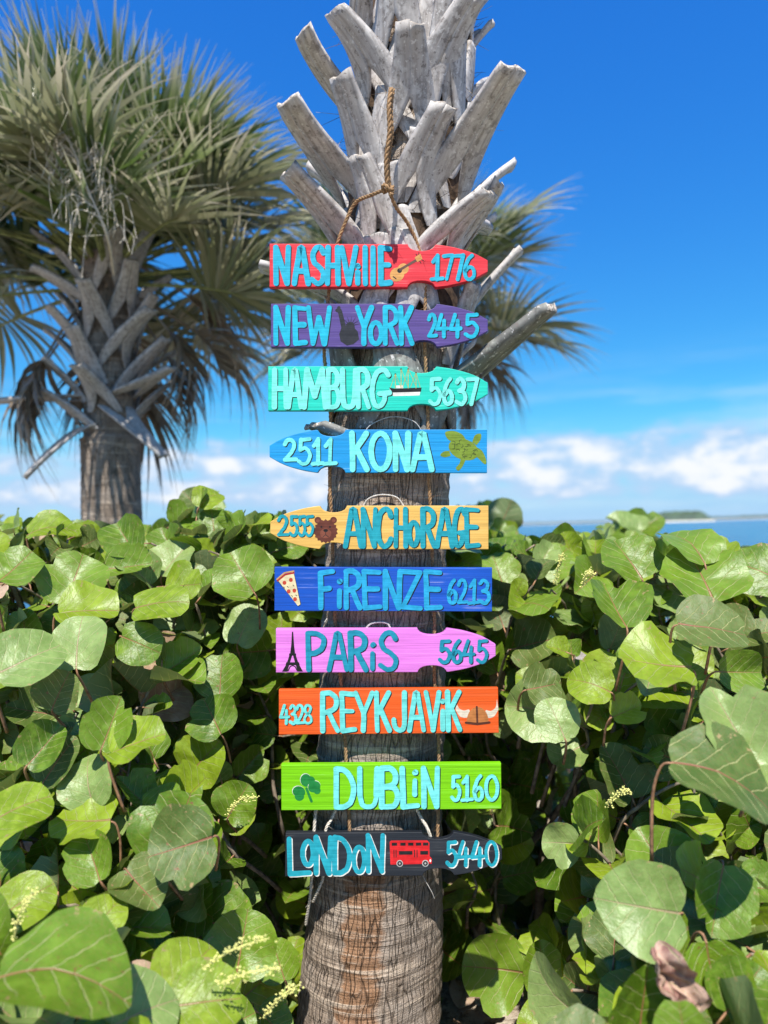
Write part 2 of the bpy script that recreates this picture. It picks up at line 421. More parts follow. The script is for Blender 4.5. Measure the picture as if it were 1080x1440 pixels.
def trunk_mesh(axf, rf, z0, z1, nz, ns, name, parent, rough=1.0, seed=1):
    r2 = np.random.default_rng(seed)
    V = []; UV = []; Fc = []
    zl = np.linspace(z0, z1, nz)
    ph = r2.uniform(0, 6.28, 12)
    for z in zl:
        cx, cy = axf(z); R = rf(z)
        for k in range(ns + 1):
            a = -math.pi + 2 * math.pi * k / ns
            wob = 0.5 * math.sin(z * 95 + 1.4 * math.sin(2 * a + ph[0]) + 3 * math.sin(z * 6)) * (0.5 + 0.5 * math.sin(z * 17 + 2 * a + ph[1]))
            wob += 0.35 * math.sin(z * 160 + 3 * math.sin(a + ph[2]) + ph[3])
            wob += 1.1 * math.sin(3 * a + ph[4] + z * 2.0) + 0.8 * math.sin(5 * a + ph[5] - z * 3.1) + 0.7 * math.sin(z * 11 + a * 2 + ph[6])
            rr = R + 0.0026 * rough * wob
            V.append((cx + rr * math.sin(a), cy - rr * math.cos(a), z)); UV.append((a * 0.155, z))
    w = ns + 1
    for j in range(nz - 1):
        for k in range(ns):
            Fc.append((j * w + k, j * w + k + 1, (j + 1) * w + k + 1, (j + 1) * w + k))
    Fc.append(tuple((nz - 1) * w + k for k in range(ns)))
    return put(mesh_obj(name, V, Fc, M_bark, None, True, None, UV), parent)

def boot_mesh(axf, rf, tb, zb, tt, zt, r_tip, wb, wt, th, slit=0.45, curl=1.8, seed=0, mats=None, parent=None, name='leaf_base'):
    """one cut leaf base: forked where it clasps the trunk, narrowing to a sawn-off stalk"""
    r2 = random.Random(seed)
    nt_, nu = 18, 5
    rows = []
    def centre(t):
        z = zb + (zt - zb) * t
        r = rf(zb) + 0.010 + (r_tip - rf(zb) - 0.010) * max(t, 0) ** curl
        return z, r
    V = []; UV = []; Fc = []; fm = []
    bend = r2.uniform(-0.012, 0.012)
    L = math.hypot(zt - zb, r_tip - rf(zb))
    halves = []
    for side in (-1, 1):
        base = len(V)
        for i in range(nt_ + 1):
            t = i / nt_
            z, r = centre(t)
            z2, r2_ = centre(min(t + 0.02, 1.02)); z1, r1 = centre(max(t - 0.02, 0))
            dz, dr = z2 - z1, r2_ - r1; q = math.hypot(dz, dr) or 1
            nr, nz = dz / q, -dr / q
            th0 = tb + (tt - tb) * t ** 1.15
            hw = wt / 2 + (wb - wt) / 2 * (1 - t) ** 1.25
            hw *= 1 + 0.06 * math.exp(-((t - 1) / 0.10) ** 2)
            g = max(0.0, (slit - t) / slit) ** 0.8 * 0.62 if slit > 0 else 0
            g = min(g, 0.72)
            tk = th * (0.45 + 0.55 * min(1, t * 1.8)) * (1.0 if t > 0.02 else 0.5)
            jag = r2.uniform(-0.004, 0.004) if i == nt_ else 0
            for layer in (0, 1):
                for k in range(nu + 1):
                    u0 = k / nu
                    u = side * (g + (1 - g) * u0)
                    edge = (1 - abs(u) ** 3)
                    off = tk * (0.36 * edge + 0.10) if layer == 0 else -tk * (0.40 - 0.30 * edge)
                    rr = r + nr * off; zz = z + nz * off + jag * (0.5 + abs(u)) + (0.003 * math.sin(4 * u + seed) if i == nt_ else 0)
                    a = th0 + u * hw / max(rr, 0.05) + bend * math.sin(t * 3.1) / max(rr, .05)
                    cx, cy = axf(zz)
                    V.append((cx + rr * math.sin(a), cy - rr * math.cos(a), zz)); UV.append((u * hw, t * L))
        W = 2 * (nu + 1)
        for i in range(nt_):
            for k in range(nu):
                a = base + i * W + k; c = a + W
                f = (a, a + 1, c + 1, c) if side > 0 else (a + 1, a, c, c + 1)
                Fc.append(f); fm.append(0)
                a2 = a + nu + 1; c2 = a2 + W
                f = (a2 + 1, a2, c2, c2 + 1) if side > 0 else (a2, a2 + 1, c2 + 1, c2)
                Fc.append(f); fm.append(0)
            for k in (0, nu):
                a = base + i * W + k; b2 = a + nu + 1
                f = (a, a + W, b2 + W, b2) if (side > 0) == (k == 0) else (a + W, a, b2, b2 + W)
                Fc.append(f); fm.append(0)
        top = base + nt_ * W
        for k in range(nu):
            f = (top + k, top + k + 1, top + nu + 2 + k, top + nu + 1 + k)
            Fc.append(f if side > 0 else f[::-1]); fm.append(1)
    o = mesh_obj(name, V, Fc, mats or [M_boot, M_cut], None, True, fm, UV)
    if parent: put(o, parent)
    return o

def find_cyl(px, py, r):
    """angle and height on a circle of radius r about the trunk that shows at px, py"""
    th = 0.0; d = 1.86
    for _ in range(8):
        w = P(px, py, d)
        cx, cy = axis(w.z)
        s = max(-1.0, min(1.0, (w.x - cx) / r))
        th = math.asin(s)
        d = (Vector((w.x, cy - r * math.cos(th), w.z)) - CM.translation).dot(-CZ)
    return th, w.z

palm = thing('palm_tree', 'stout palm with silvery cut leaf stubs, hung with the painted place boards', 'palm tree', (float(axis(0)[0]), float(axis(0)[1]), 0))
trunk_mesh(axis, rad, -0.12, Z_TOP, 640, 96, 'trunk', palm, 1.5)
# base px, tip px, tip radius, base width, tip width, back?
heroes = [
 (534, 128, 468, 14, .27, .12, .058, 0), (486, 150, 424, 45, .325, .11, .060, 0), (566, 190, 576, 30, .255, .135, .058, 0),
 (604, 128, 668, -8, .25, .115, .060, 0), (664, 100, 716, -12, .27, .10, .055, 1), (510, 240, 476, 106, .265, .11, .056, 0),
 (492, 275, 402, 142, .39, .13, .066, 0), (630, 275, 724, 93, .37, .14, .064, 0), (572, 285, 626, 146, .255, .115, .056, 0),
 (545, 345, 502, 217, .225, .11, .052, 0), (490, 352, 402, 240, .335, .13, .066, 0), (656, 300, 716, 236, .29, .09, .044, 1),
 (655, 365, 704, 257, .255, .10, .040, 0), (612, 372, 690, 270, .262, .11, .056, 0), (480, 440, 361, 376, .36, .12, .062, 0),
 (634, 566, 777, 430, .405, .15, .045, 2), (630, 185, 640, -60, .24, .12, .06, 0), (500, 60, 520, -60, .23, .12, .06, 0), (560, 70, 556, -90, .24, .12, .06, 0),
 (520, 395, 528, 330, .158, .10, .06, 0), (590, 470, 575, 372, .158, .12, .06, 0), (510, 500, 530, 405, .160, .12, .06, 0), (575, 420, 560, 320, .158, .11, .055, 0),
 (560, 600, 548, 475, .156, .15, .08, 3), (480, 590, 470, 470, .19, .12, .06, 3), (640, 520, 668, 400, .22, .11, .05, 0), (500, 640, 437, 596, .24, .11, .06, 3), (620, 640, 628, 520, .18, .13, .06, 3),
]
used_pos = []
for i, (bx, by, tx, ty, rt, wb, wt, back) in enumerate(heroes):
    th_b, zb = find_cyl(bx, by, rad(2.0) + 0.01); wb *= 1.45; wt *= 1.04
    if by < 360: zb -= .05
    th_t, zt = find_cyl(tx, ty, rt)
    if back == 1:
        th_b = math.pi - th_b if th_b > 0 else -math.pi - th_b
        th_t = math.pi - th_t if th_t > 0 else -math.pi - th_t
    used_pos.append((th_b, zb))
    mats = [M_boot_dark, M_cut] if back in (2, 3) else None
    boot_mesh(axis, rad, th_b, zb, th_t, zt, rt, wb, wt, 0.021 if back != 2 else 0.034, 0.5, 1.85 if back != 2 else 1.5, i, mats, palm)
# the rest of the spiral, round the back and above
k = 0; z = P(560, 640, 1.86).z
while z < Z_TOP - 0.25:
    a = (k * 2.399963) % (2 * math.pi) - math.pi
    z += 0.024 if z < 3.2 else 0.04
    k += 1
    vis = z < P(590, -70, 1.86).z
    if vis and abs(a) < 1.75:
        if z > P(560, 400, 1.86).z:      # old flattened bases lying under the standing stubs
            boot_mesh(axis, rad, a, z - .05, a + random.uniform(-.3, .3), z + random.uniform(.10, .15), rad(z) + random.uniform(.012, .022), random.uniform(.15, .19), random.uniform(.055, .07), .014, .6, 1.5, 100 + k, None, palm)
        continue
    if vis and z < P(560, 380, 1.86).z and abs(a) < 2.0: continue
    Lb = random.uniform(0.17, 0.26)
    boot_mesh(axis, rad, a, z, a + random.uniform(-.35, .35), z + Lb, random.uniform(.23, .31), random.uniform(.10, .13), random.uniform(.045, .06), 0.026, 0.5, 1.7, 100 + k, None, palm)
# torn fibre between the stubs
mb = MB()
for i in range(520):
    a = random.uniform(-1.9, 1.9); z = random.uniform(P(560, 420, 1.86).z, P(560, -60, 1.86).z)
    cx, cy = axis(z); r = rad(z) + 0.004
    p = Vector((cx + r * math.sin(a), cy - r * math.cos(a), z))
    d = Vector((random.gauss(0, .7) + math.sin(a) * .25, -0.28 * math.cos(a), random.gauss(.5, .6))).normalized()
    L = random.uniform(.025, .085); kink = Vector((random.gauss(0, .3), random.gauss(0, .15), random.gauss(-.1, .3))) * L
    mb.tube([p, p + d * L * .5 + kink * .3, p + d * L + kink], [.0008, .0007, .0003], 3, random.choice((0, 0, 1)))
fo = put(mb.build('fibre', [M_fibre, M_hair]), palm); fo['kind'] = 'stuff'
sh = trunk_mesh(axis, lambda z: rad(z) + 0.006, P(560, 470, 1.86).z, 3.3, 60, 48, 'fibre_sheath', palm, 2.2, 5)
sh.data.materials.clear(); sh.data.materials.append(M_fibre)

# ------------------------------------------------------------------ fan fronds
def frond_material(name, c0, c1, tipc, trans):
    c0, c1, tipc = [tuple(.85 * q for q in c_) for c_ in (c0, c1, tipc)]
    m, nt, b, out = newmat(name)
    oi = nt.nodes.new('ShaderNodeObjectInfo'); at = nt.nodes.new('ShaderNodeAttribute'); at.attribute_name = 'UVMap'
    sp = nt.nodes.new('ShaderNodeSeparateXYZ'); lk(nt, at.outputs['Vector'], sp.inputs[0])
    geo = nt.nodes.new('ShaderNodeNewGeometry')
    f = mth(nt, 'ADD', mth(nt, 'MULTIPLY', geo.outputs['Random Per Island'], 0.7), mth(nt, 'MULTIPLY', oi.outputs['Random'], 0.3))
    c = mixc(nt, f, c0, c1)
    dry = mth(nt, 'MULTIPLY', sstep(nt, mth(nt, 'ADD', sp.outputs[1], mth(nt, 'MULTIPLY', geo.outputs['Random Per Island'], 0.35)), 0.72, 1.1), 0.85)
    c = mixc(nt, dry, c, tipc)
    lk(nt, c, b.inputs['Base Color']); b.inputs['Roughness'].default_value = 0.32; b.inputs['Specular IOR Level'].default_value = 0.7
    tr = nt.nodes.new('ShaderNodeBsdfTranslucent'); lk(nt, c, tr.inputs['Color'])
    mx = nt.nodes.new('ShaderNodeMixShader'); mx.inputs[0].default_value = trans
    lk(nt, b.outputs[0], mx.inputs[1]); lk(nt, tr.outputs[0], mx.inputs[2]); lk(nt, mx.outputs[0], out.inputs['Surface'])
    return m
M_frond = frond_material('green_frond', (0.085, 0.15, 0.03), (0.33, 0.40, 0.17), (0.68, 0.63, 0.48), 0.36)
M_frond_old = frond_material('fading_frond', (0.22, 0.25, 0.11), (0.50, 0.48, 0.32), (0.66, 0.58, 0.44), 0.36)
M_frond_dead = frond_material('dead_frond', (0.16, 0.11, 0.07), (0.36, 0.28, 0.19), (0.40, 0.32, 0.23), 0.15)
M_frond_stalk = plain('frond_stalk', (0.22, 0.24, 0.09), 0.55, 0.3, 20)

def frond_mesh(seed, Lp, Lb, nseg, spread, droop, mat, fold=0.35, closed=1.0):
    r2 = random.Random(seed)
    V = []; Fc = []; UV = []; fm = []
    def costa(s):
        return Vector((0, Lp + s * Lb * 0.42, -droop * 0.5 * Lb * 0.42 * s * s))
    tv, tf = tube_data([(0, 0, 0), (0, Lp * .35, .012 * Lp), (0, Lp * .7, .012 * Lp), (0, Lp, 0), costa(.5), costa(1)], [.017, .013, .011, .010, .006, .002], 5)
    V += tv; Fc += tf; UV += [(0.5, 0)] * len(tv); fm += [1] * len(tf)
    for i in range(nseg):
        q = -1 + 2 * (i + 0.5) / nseg
        th = q * spread * closed
        s0 = (1 - abs(q)) ** 1.1
        o = costa(s0 * 0.9)
        L = Lb * (0.62 + 0.38 * (1 - abs(q) ** 1.8)) * r2.uniform(.86, 1.06) * (1 - 0.30 * s0)
        side = math.sin(th); fwd = math.cos(th)
        d = Vector((side + r2.gauss(0, .05), fwd, fold * abs(q) + r2.gauss(0, .10))).normalized()
        wv = Vector((fwd, -side, (0.55 if i % 2 else -0.55))).normalized()
        W = 0.0140 * r2.uniform(.7, 1.3)
        dp = droop * r2.uniform(.6, 1.5); tw = r2.uniform(-.3, .3)
        n = 6; b0 = len(V)
        for k in range(n + 1):
            t = k / n
            hw = W * (0.35 + 1.0 * math.sin(math.pi * min(1, t * 1.15 + .08)) ** 0.8) * (1 - t ** 3) * 0.85 + 0.0009
            c = o + d * L * t + Vector((tw * .10 * L * t ** 2.5, 0, -dp * L * max(0, t - .25) ** 2.0 * 0.9))
            V += [c - wv * hw, c + wv * hw]; UV += [(0, t), (1, t)]
        for k in range(n):
            a = b0 + 2 * k; Fc.append((a, a + 1, a + 3, a + 2)); fm.append(0)
        if r2.random() < .5:     # curling thread at the split
            b1 = len(V); c0 = o + d * L * .8 + Vector((0, 0, -dp * L * .27)); c1 = c0 + Vector((r2.uniform(-.08, .08), r2.uniform(-.05, .08), -r2.uniform(.03, .12)))
            V += [c0, c0 + Vector((.0015, 0, 0)), c1]; UV += [(0, 1)] * 3; Fc.append((b1, b1 + 1, b1 + 2)); fm.append(0)
    me = bpy.data.meshes.new('frond'); me.from_pydata([tuple(v) for v in V], [], Fc)
    me.materials.append(mat); me.materials.append(M_frond_stalk if mat is not M_frond_dead else M_frond_dead); me.polygons.foreach_set('material_index', fm)
    l = me.uv_layers.new(name='UVMap'); vi = np.zeros(len(me.loops), dtype=np.int64); me.loops.foreach_get('vertex_index', vi)
    l.data.foreach_set('uv', np.asarray(UV, dtype=np.float32)[vi].ravel()); me.update()
    return me
FR_G = [frond_mesh(10 + i, .42, .84, 62, 1.8, .10 + .08 * i, M_frond, .75) for i in range(5)]
FR_O = [frond_mesh(20 + i, .55, .88, 42, 1.9, .38 + .12 * i, M_frond_old, .3) for i in range(3)]
FR_D = [frond_mesh(30 + i, .55, .80, 36, 1.2, 1.2, M_frond_dead, .05, .7) for i in range(3)]
def frond_matrix(origin, az, elv, roll, sc):
    y = Vector((math.cos(elv) * math.sin(az), -math.cos(elv) * math.cos(az), math.sin(elv)))
    x = y.cross(Vector((0, 0, 1)));  x = x.normalized() if x.length > .01 else Vector((1, 0, 0))
    z = x.cross(y)
    m = Matrix((x, y, z)).transposed().to_4x4() @ Matrix.Rotation(roll, 4, 'Y')
    return Matrix.Translation(origin) @ m @ Matrix.Scale(sc, 4)
def add_fronds(parent, centre, spec, seed):
    r2 = random.Random(seed)
    for meshes, n, e0, e1, sc in spec:
        for i in range(n):
            az = i * 2.399963 + r2.uniform(-.25, .25) + e0
            e = R_(r2.uniform(e0, e1))
            if e < .12 and math.cos(az) > .25: az = math.copysign(1.5, math.sin(az)) + r2.uniform(-.2, .6)
            o = Vector(centre) + Vector((math.sin(az) * .10, -math.cos(az) * .10, r2.uniform(-.12, .12) + 0.10 * math.sin(e)))
            M = frond_matrix(o, az, e, r2.uniform(-.5, .5), sc * r2.uniform(.88, 1.1))
            link_copy('frond', r2.choice(meshes), parent, Matrix.Translation(parent.location).inverted() @ M)

add_fronds(palm, (float(axis(Z_TOP)[0]), float(axis(Z_TOP)[1]), Z_TOP), [(FR_G, 12, 30, 85, 1.0), (FR_O, 8, -5, 30, 1.0)], 3)

def background_palm(name, label, px, d, pycrown, R, seed, spec, nboot, zboot0, droopers):
    base = P(px, 735, d); cz = P(px, pycrown, d).z
    t = thing(name, label, 'palm tree', (base.x, base.y, 0))
    axf = lambda z: (base.x, base.y)
    rf = lambda z: R * (1.05 - 0.05 * min(1, z)) if z < zboot0 else R * 0.85
    trunk_mesh(axf, rf, -0.1, cz + .05, 160, 40, 'trunk', t, 1.2, seed)
    r2 = random.Random(seed)
    for i in range(nboot):
        a = i * 2.399963 - math.pi; z = zboot0 + (cz - zboot0 - .05) * i / nboot
        boot_mesh(axf, rf, a, z, a + r2.uniform(-.5, .5), z + r2.uniform(.20, .32), r2.uniform(.30, .40), .20, .075, .03, .45, 1.7, seed * 50 + i, None, t)
    for (a, z, a2, z2, rt) in droopers:
        boot_mesh(axf, rf, a, z, a2, z2, rt, .19, .055, .034, .3, 0.8, seed * 50 + 40, None, t)
    add_fronds(t, (base.x, base.y, cz), spec, seed)
    return t, base, cz
lp_z = lambda py: P(157, py, 4.0).z
left_palm, lb_, lcz = background_palm('palm_tree', 'shaggy fan palm with full crown, grey stubs and a pale dried flower stalk', 157, 4.0, 372, .155, 4,
    [(FR_G, 26, 34, 88, .84), (FR_G, 26, 8, 45, .88), (FR_O, 26, -14, 25, .86), (FR_D, 9, -60, -20, .72)], 30, lp_z(615),
    [(-1.3, lp_z(560), -1.35, lp_z(566), .58), (-.75, lp_z(600), -1.0, lp_z(672), .42), (.55, lp_z(575), .95, lp_z(650), .45), (.9, lp_z(560), 1.1, lp_z(530), .46)])
# dried flower stalk hanging in its crown
mb = MB()
s0 = P(150, 330, 3.2); s1 = P(105, 215, 3.15); s2 = P(92, 190, 3.15)
main = catmull([P(160, 385, 3.5), s0, P(122, 262, 3.13), s1, s2], 6); mb.tube(main, [.007] * 8 + [.004] * (len(main) - 8), 5)
for i in range(46):
    c = Vector(main[random.randrange(6, len(main))]); sd = random.choice((-1, 1))
    e = c + Vector((sd * random.uniform(.05, .14), random.uniform(-.06, .06), random.uniform(-.02, .07)))
    e2 = e + Vector((sd * random.uniform(-.02, .05), random.uniform(-.03, .03), -random.uniform(.08, .2)))
    pth = catmull([c, c.lerp(e, .6) + Vector((0, 0, .03)), e, e2], 3); mb.tube(pth, .0016, 3)
    for _ in range(3):
        q = Vector(random.choice(pth)); mb.tube([q, q + Vector((random.gauss(0, .03), random.gauss(0, .03), -random.uniform(.02, .07)))], .0011, 3)
put(mb.build('flower_stalk', [M_rope_pale]), left_palm)

right_palm, rb_, rcz = background_palm('palm_tree', 'smaller fan palm half hidden behind the sign-hung trunk', 590, 5.6, 440, .13, 9,
    [(FR_G, 18, 20, 75, .86), (FR_O, 26, -15, 50, .84), (FR_D, 12, -70, -25, .78)], 18, P(590, 600, 5.6).z, [])

# ------------------------------------------------------------------ painted boards
BD = 1.690                      # depth of the board fronts
PX = BD / F                     # metres per photo pixel there
GL = {
 'A': ['L0,0 .42,1 .58,1 1,0', 'L.2,.34 .82,.34'], 'B': ['L0,0 0,1', 'C0,1 .55,1 .86,.84 .8,.62 .4,.53 0,.52', 'C.3,.53 .8,.48 1,.26 .8,.04 .4,0 0,0'],
 'C': ['C1,.80 .85,.96 .5,1 .14,.84 0,.5 .1,.16 .45,0 .8,.06 1,.2'], 'D': ['L0,0 0,1', 'C0,1 .5,.95 .88,.72 1,.45 .84,.14 .45,.01 0,0'],
 'E': ['L.08,0 0,1', 'L0,1 .95,.97', 'L.05,.52 .85,.52', 'L.08,0 1,.03'], 'F': ['L.1,0 .05,.95', 'L.05,.95 1,1', 'L.1,.5 .75,.53'],
 'G': ['C.95,.86 .7,1 .3,.93 .05,.6 .05,.25 .25,.03 .55,.05 .72,.2 .75,.36', 'L.45,.36 1,.38'], 'H': ['L0,0 .03,1', 'L1,0 .95,1', 'L0,.5 1,.5'],
 'I': ['L.5,0 .5,1'], 'i': ['L.45,0 .5,.60', 'L.5,.93 .62,.96'], 'J': ['L.9,1 .9,.3', 'C.9,.3 .8,.06 .45,0 .1,.1 0,.28'],
 'K': ['L.05,0 0,1', 'L.95,1 .1,.45', 'L.3,.58 1,0'], 'L': ['L0,1 .06,0', 'L.06,0 1,.03'], 'M': ['L0,0 .14,1', 'L.14,1 .5,.3', 'L.5,.3 .86,1', 'L.86,1 1,0'],
 'N': ['L.02,0 0,1', 'L0,1 .92,0', 'L.92,0 1,1'], 'O': ['O.5,.5 .5,.5'], 'o': ['O.5,.5 .5,.5'], 'P': ['L.05,0 0,1', 'C0,1 .6,.98 .98,.84 .9,.6 .5,.47 .05,.44'],
 'R': ['L.02,0 0,1', 'C0,1 .55,1 .92,.84 .85,.62 .45,.52 .02,.48', 'L.4,.5 1,0'], 'S': ['C.95,.84 .7,1 .3,.97 .06,.78 .2,.58 .6,.46 .95,.28 .85,.06 .45,0 0,.12'],
 'U': ['L0,1 .02,.3', 'C.02,.3 .15,.06 .5,0 .82,.06 .97,.3', 'L.97,.3 1,1'], 'V': ['L0,1 .5,0', 'L.5,0 1,1'], 'W': ['L0,1 .22,0', 'L.22,0 .5,.72', 'L.5,.72 .76,0', 'L.76,0 1,1'],
 'Y': ['L0,1 .48,.45', 'L1,1 .48,.45', 'L.48,.45 .45,0'], 'Z': ['L.03,1 .97,.97', 'L.97,.97 .03,.03', 'L.03,.03 1,0'],
 '0': ['O.5,.5 .5,.5'], '1': ['L.12,.72 .55,1', 'L.55,1 .5,0', 'L0,.0 1,.04'], '2': ['C.05,.78 .25,.98 .65,.98 .85,.74 .6,.4 .05,.03', 'L.05,.03 1,.05'],
 '3': ['C.05,.85 .4,1 .85,.85 .75,.62 .35,.53', 'C.35,.53 .85,.46 1,.22 .6,0 0,.1'], '4': ['L.45,1 0,.35', 'L0,.35 1,.38', 'L.72,.72 .68,0'],
 '5': ['L.95,1 .2,.98', 'L.2,.98 .15,.56', 'C.15,.56 .6,.64 .98,.38 .75,.06 .35,0 0,.12'], '6': ['C.75,1 .35,.8 .06,.42 .15,.1 .5,0 .9,.12 .9,.4 .55,.52 .12,.36'],
 '7': ['L0,.97 1,1', 'L1,1 .35,0'], '8': ['C.5,.54 .1,.68 .2,.95 .55,1 .88,.88 .75,.64 .5,.54 .1,.36 .05,.12 .45,0 .92,.1 .9,.34 .5,.54'],
}
class Decal:
    """flat brushwork in photo-pixel units on a board face, each stroke a hair prouder than the last"""
    def __init__(s, cx, cy): s.cx, s.cy = cx, cy; s.mb = MB(); s.mats = []; s.z = 0
    def mi(s, m):
        if m not in s.mats: s.mats.append(m)
        return s.mats.index(m)
    def lift(s): s.z += 1; return -0.0002 - 0.000008 * s.z
    def poly(s, pts, mat, y=None):
        y = s.lift() if y is None else y
        V = [((p[0] - s.cx) * PX, y, -(p[1] - s.cy) * PX) for p in pts]
        ar = sum(V[i][0] * V[(i + 1) % len(V)][2] - V[(i + 1) % len(V)][0] * V[i][2] for i in range(len(V)))
        ids = tuple(range(len(V)))
        s.mb.add(V, [ids if ar > 0 else ids[::-1]], s.mi(mat))
    def ell(s, x, y, rx, ry, mat, rot=0, n=20):
        c, q = math.cos(rot), math.sin(rot)
        s.poly([(x + rx * math.cos(a) * c - ry * math.sin(a) * q, y + rx * math.cos(a) * q + ry * math.sin(a) * c) for a in [2 * math.pi * i / n for i in range(n)]], mat)
    def stroke(s, pts, w, mat, y=None, taper=1.0, closed=False):
        y = s.lift() if y is None else y
        pts = [np.array(p, float) for p in pts]; n = len(pts); L = []; Rr = []
        for i in range(n):
            if closed: t = pts[(i + 1) % n] - pts[i - 1]
            else: t = pts[min(i + 1, n - 1)] - pts[max(i - 1, 0)]
            t = t / (np.hypot(*t) or 1); nn = np.array((-t[1], t[0])); h = w / 2 * (1 + (taper - 1) * i / max(n - 1, 1))
            L.append(pts[i] + nn * h); Rr.append(pts[i] - nn * h)
        def v3(p): return ((p[0] - s.cx) * PX, y, -(p[1] - s.cy) * PX)
        V = [v3(p) for p in L] + [v3(p) for p in Rr]; Fc = []
        for i in range(n if closed else n - 1):
            j = (i + 1) % n; Fc.append((i, j, n + j, n + i))
        s.mb.add(V, Fc, s.mi(mat))
        if not closed:
            for e, o in ((0, 1), (n - 1, n - 2)):
                d = pts[e] - pts[o]; a0 = math.atan2(d[1], d[0]); h = w / 2 * (1 if e == 0 else taper)
                fan = [pts[e] + h * np.array((math.cos(a0 + b), math.sin(a0 + b))) for b in np.linspace(-math.pi / 2, math.pi / 2, 7)]
                s.mb.add([v3(p) for p in fan], [tuple(range(7))], s.mi(mat))
    def build(s, name, parent):
        if not s.mb.f: return None
        me = s.mb.build(name, s.mats, None); me.parent = parent
        return me
def glyph_strokes(ch, x0, x1, y0, y1, w):
    """polylines in pixel coordinates for one hand-lettered character filling the given box"""
    h = w / 2; X0, X1 = x0 + h, x1 - h; Y0, Y1 = y0 + h, y1 - h
    if X1 <= X0: X0 = X1 = (x0 + x1) / 2
    f = lambda p: (X0 + p[0] * (X1 - X0), Y1 - p[1] * (Y1 - Y0))
    out = []
    for g in GL[ch]:
        kind = g[0]; pts = [tuple(float(c) for c in q.split(',')) for q in g[1:].split()]
        if kind == 'O':
            out.append(([f((.5 + .5 * math.cos(a) * (1 + .0 * a), .5 + .5 * math.sin(a))) for a in np.linspace(0, 2 * math.pi, 29)[:-1]], True))
        elif kind == 'C': out.append(([tuple(q) for q in catmull([f(p) for p in pts], 6)], False))
        else:
            q = [f(p) for p in pts]; d = []
            for a, b in zip(q[:-1], q[1:]):
                d += [(a[0] + (b[0] - a[0]) * t, a[1] + (b[1] - a[1]) * t) for t in (0, .33, .66)]
            out.append((d + [q[-1]], False))
    return out
def lettering(name, parent, cx, cy, chars, w, col, shadow, sdx=1.3, sdy=1.2):
    w = w * .86
    """chars: list of (char, x0, x1, y0, y1)"""
    D = Decal(cx, cy); rr = random.Random(name + str(cx) + str(cy))
    S_ = []
    for c in chars:
        for st, closed in glyph_strokes(*c, w):
            st = [(x + rr.uniform(-.25, .25), y + rr.uniform(-.25, .25)) for x, y in st]
            S_.append((st, closed, w * rr.uniform(.93, 1.1), rr.uniform(.86, 1.1)))
    for st, closed, ww, tp in S_: D.stroke([(x + sdx, y + sdy) for x, y in st], ww, shadow, None, tp, closed)
    for st, closed, ww, tp in S_: D.stroke(st, ww, col, None, tp, closed)
    return D.build(name, parent)

def outline(kind, l, r, t, b, n0=0, n1=0, dip=9.5, tip=8):
    """board outline in pixels, clockwise from the top left; kind R/L = pointed right/left, P = plain"""
    if kind == 'P': return [(l, t), (r, t), (r, b), (l, b)]
    m = (t + b) / 2
    if kind == 'L':
        q = outline('R', -r, -l, t, b, -n1, -n0, dip, tip)
        return [(-x, y) for x, y in q][::-1]
    top = [(l, t), (n0, t)]
    cx = (n0 + n1) / 2
    for a in np.linspace(math.pi * .92, math.pi * .08, 9):
        top.append((cx + (n1 - n0) / 2 * math.cos(a) * .96, t + dip * math.sin(a) ** .8))
    top.append((n1, t + .8))
    nose = [(tuple(p)) for p in catmull([(n1 + 2, t + .4), (n1 + (r - n1) * .35, t + 4.2), (n1 + (r - n1) * .72, t + 12), (r, m - tip)], 5)]
    up = top + nose
    low = [(x, 2 * m - y) for x, y in up[::-1]]
    return up + low

def board(label, kind, l, r, t, b, color, n0=0, n1=0, tilt=0.0, roll=0.0, wear=.25, th=.019, dpt=BD, grain=1.0):
    cx, cy = (l + r) / 2, (t + b) / 2
    o = thing('sign_board', label, 'sign', group='painted distance boards hung on the palm')
    rot = Matrix((CX, -CZ, CY)).transposed().to_4x4()
    o.matrix_world = Matrix.Translation(P(cx, cy, dpt)) @ rot @ Matrix.Rotation(R_(roll), 4, 'Y') @ Matrix.Rotation(R_(tilt), 4, 'X')
    pts = outline(kind, l, r, t, b, n0, n1)
    bm = bmesh.new()
    vs = [bm.verts.new(((x - cx) * PX, 0, -(y - cy) * PX)) for x, y in pts]
    f = bm.faces.new(vs); bm.normal_update()
    if f.normal.y > 0: f.normal_flip()
    ex = bmesh.ops.extrude_face_region(bm, geom=[f])
    nv = [e for e in ex['geom'] if isinstance(e, bmesh.types.BMVert)]
    bmesh.ops.translate(bm, vec=(0, 0, 0), verts=nv)
    for v in vs: v.co.y = th
    bmesh.ops.recalc_face_normals(bm, faces=bm.faces)
    ed = [e for e in bm.edges if len(e.link_faces) == 2 and abs(e.verts[0].co.y - e.verts[1].co.y) < 1e-5]
    bmesh.ops.bevel(bm, geom=ed, offset=.0013, segments=2, affect='EDGES', profile=.5)
    me = bpy.data.meshes.new('board'); bm.to_mesh(me); bm.free()
    me.materials.append(wood_paint('board_' + color.strip('#'), srgb(color, .74), wear, grain))
    bo = bpy.data.objects.new('board', me); COL.objects.link(bo); bo.parent = o
    return o, cx, cy
K = paint('#0b0c10'); WH = paint('#f4f2ea')
def chars(s, xs, ya, yb, **ov):
    out = []
    for i, (c, (a, b)) in enumerate(zip(s, xs)):
        yy = ov.get('y%d' % i, (ya, yb)); out.append((c, a, b, *yy))
    return out

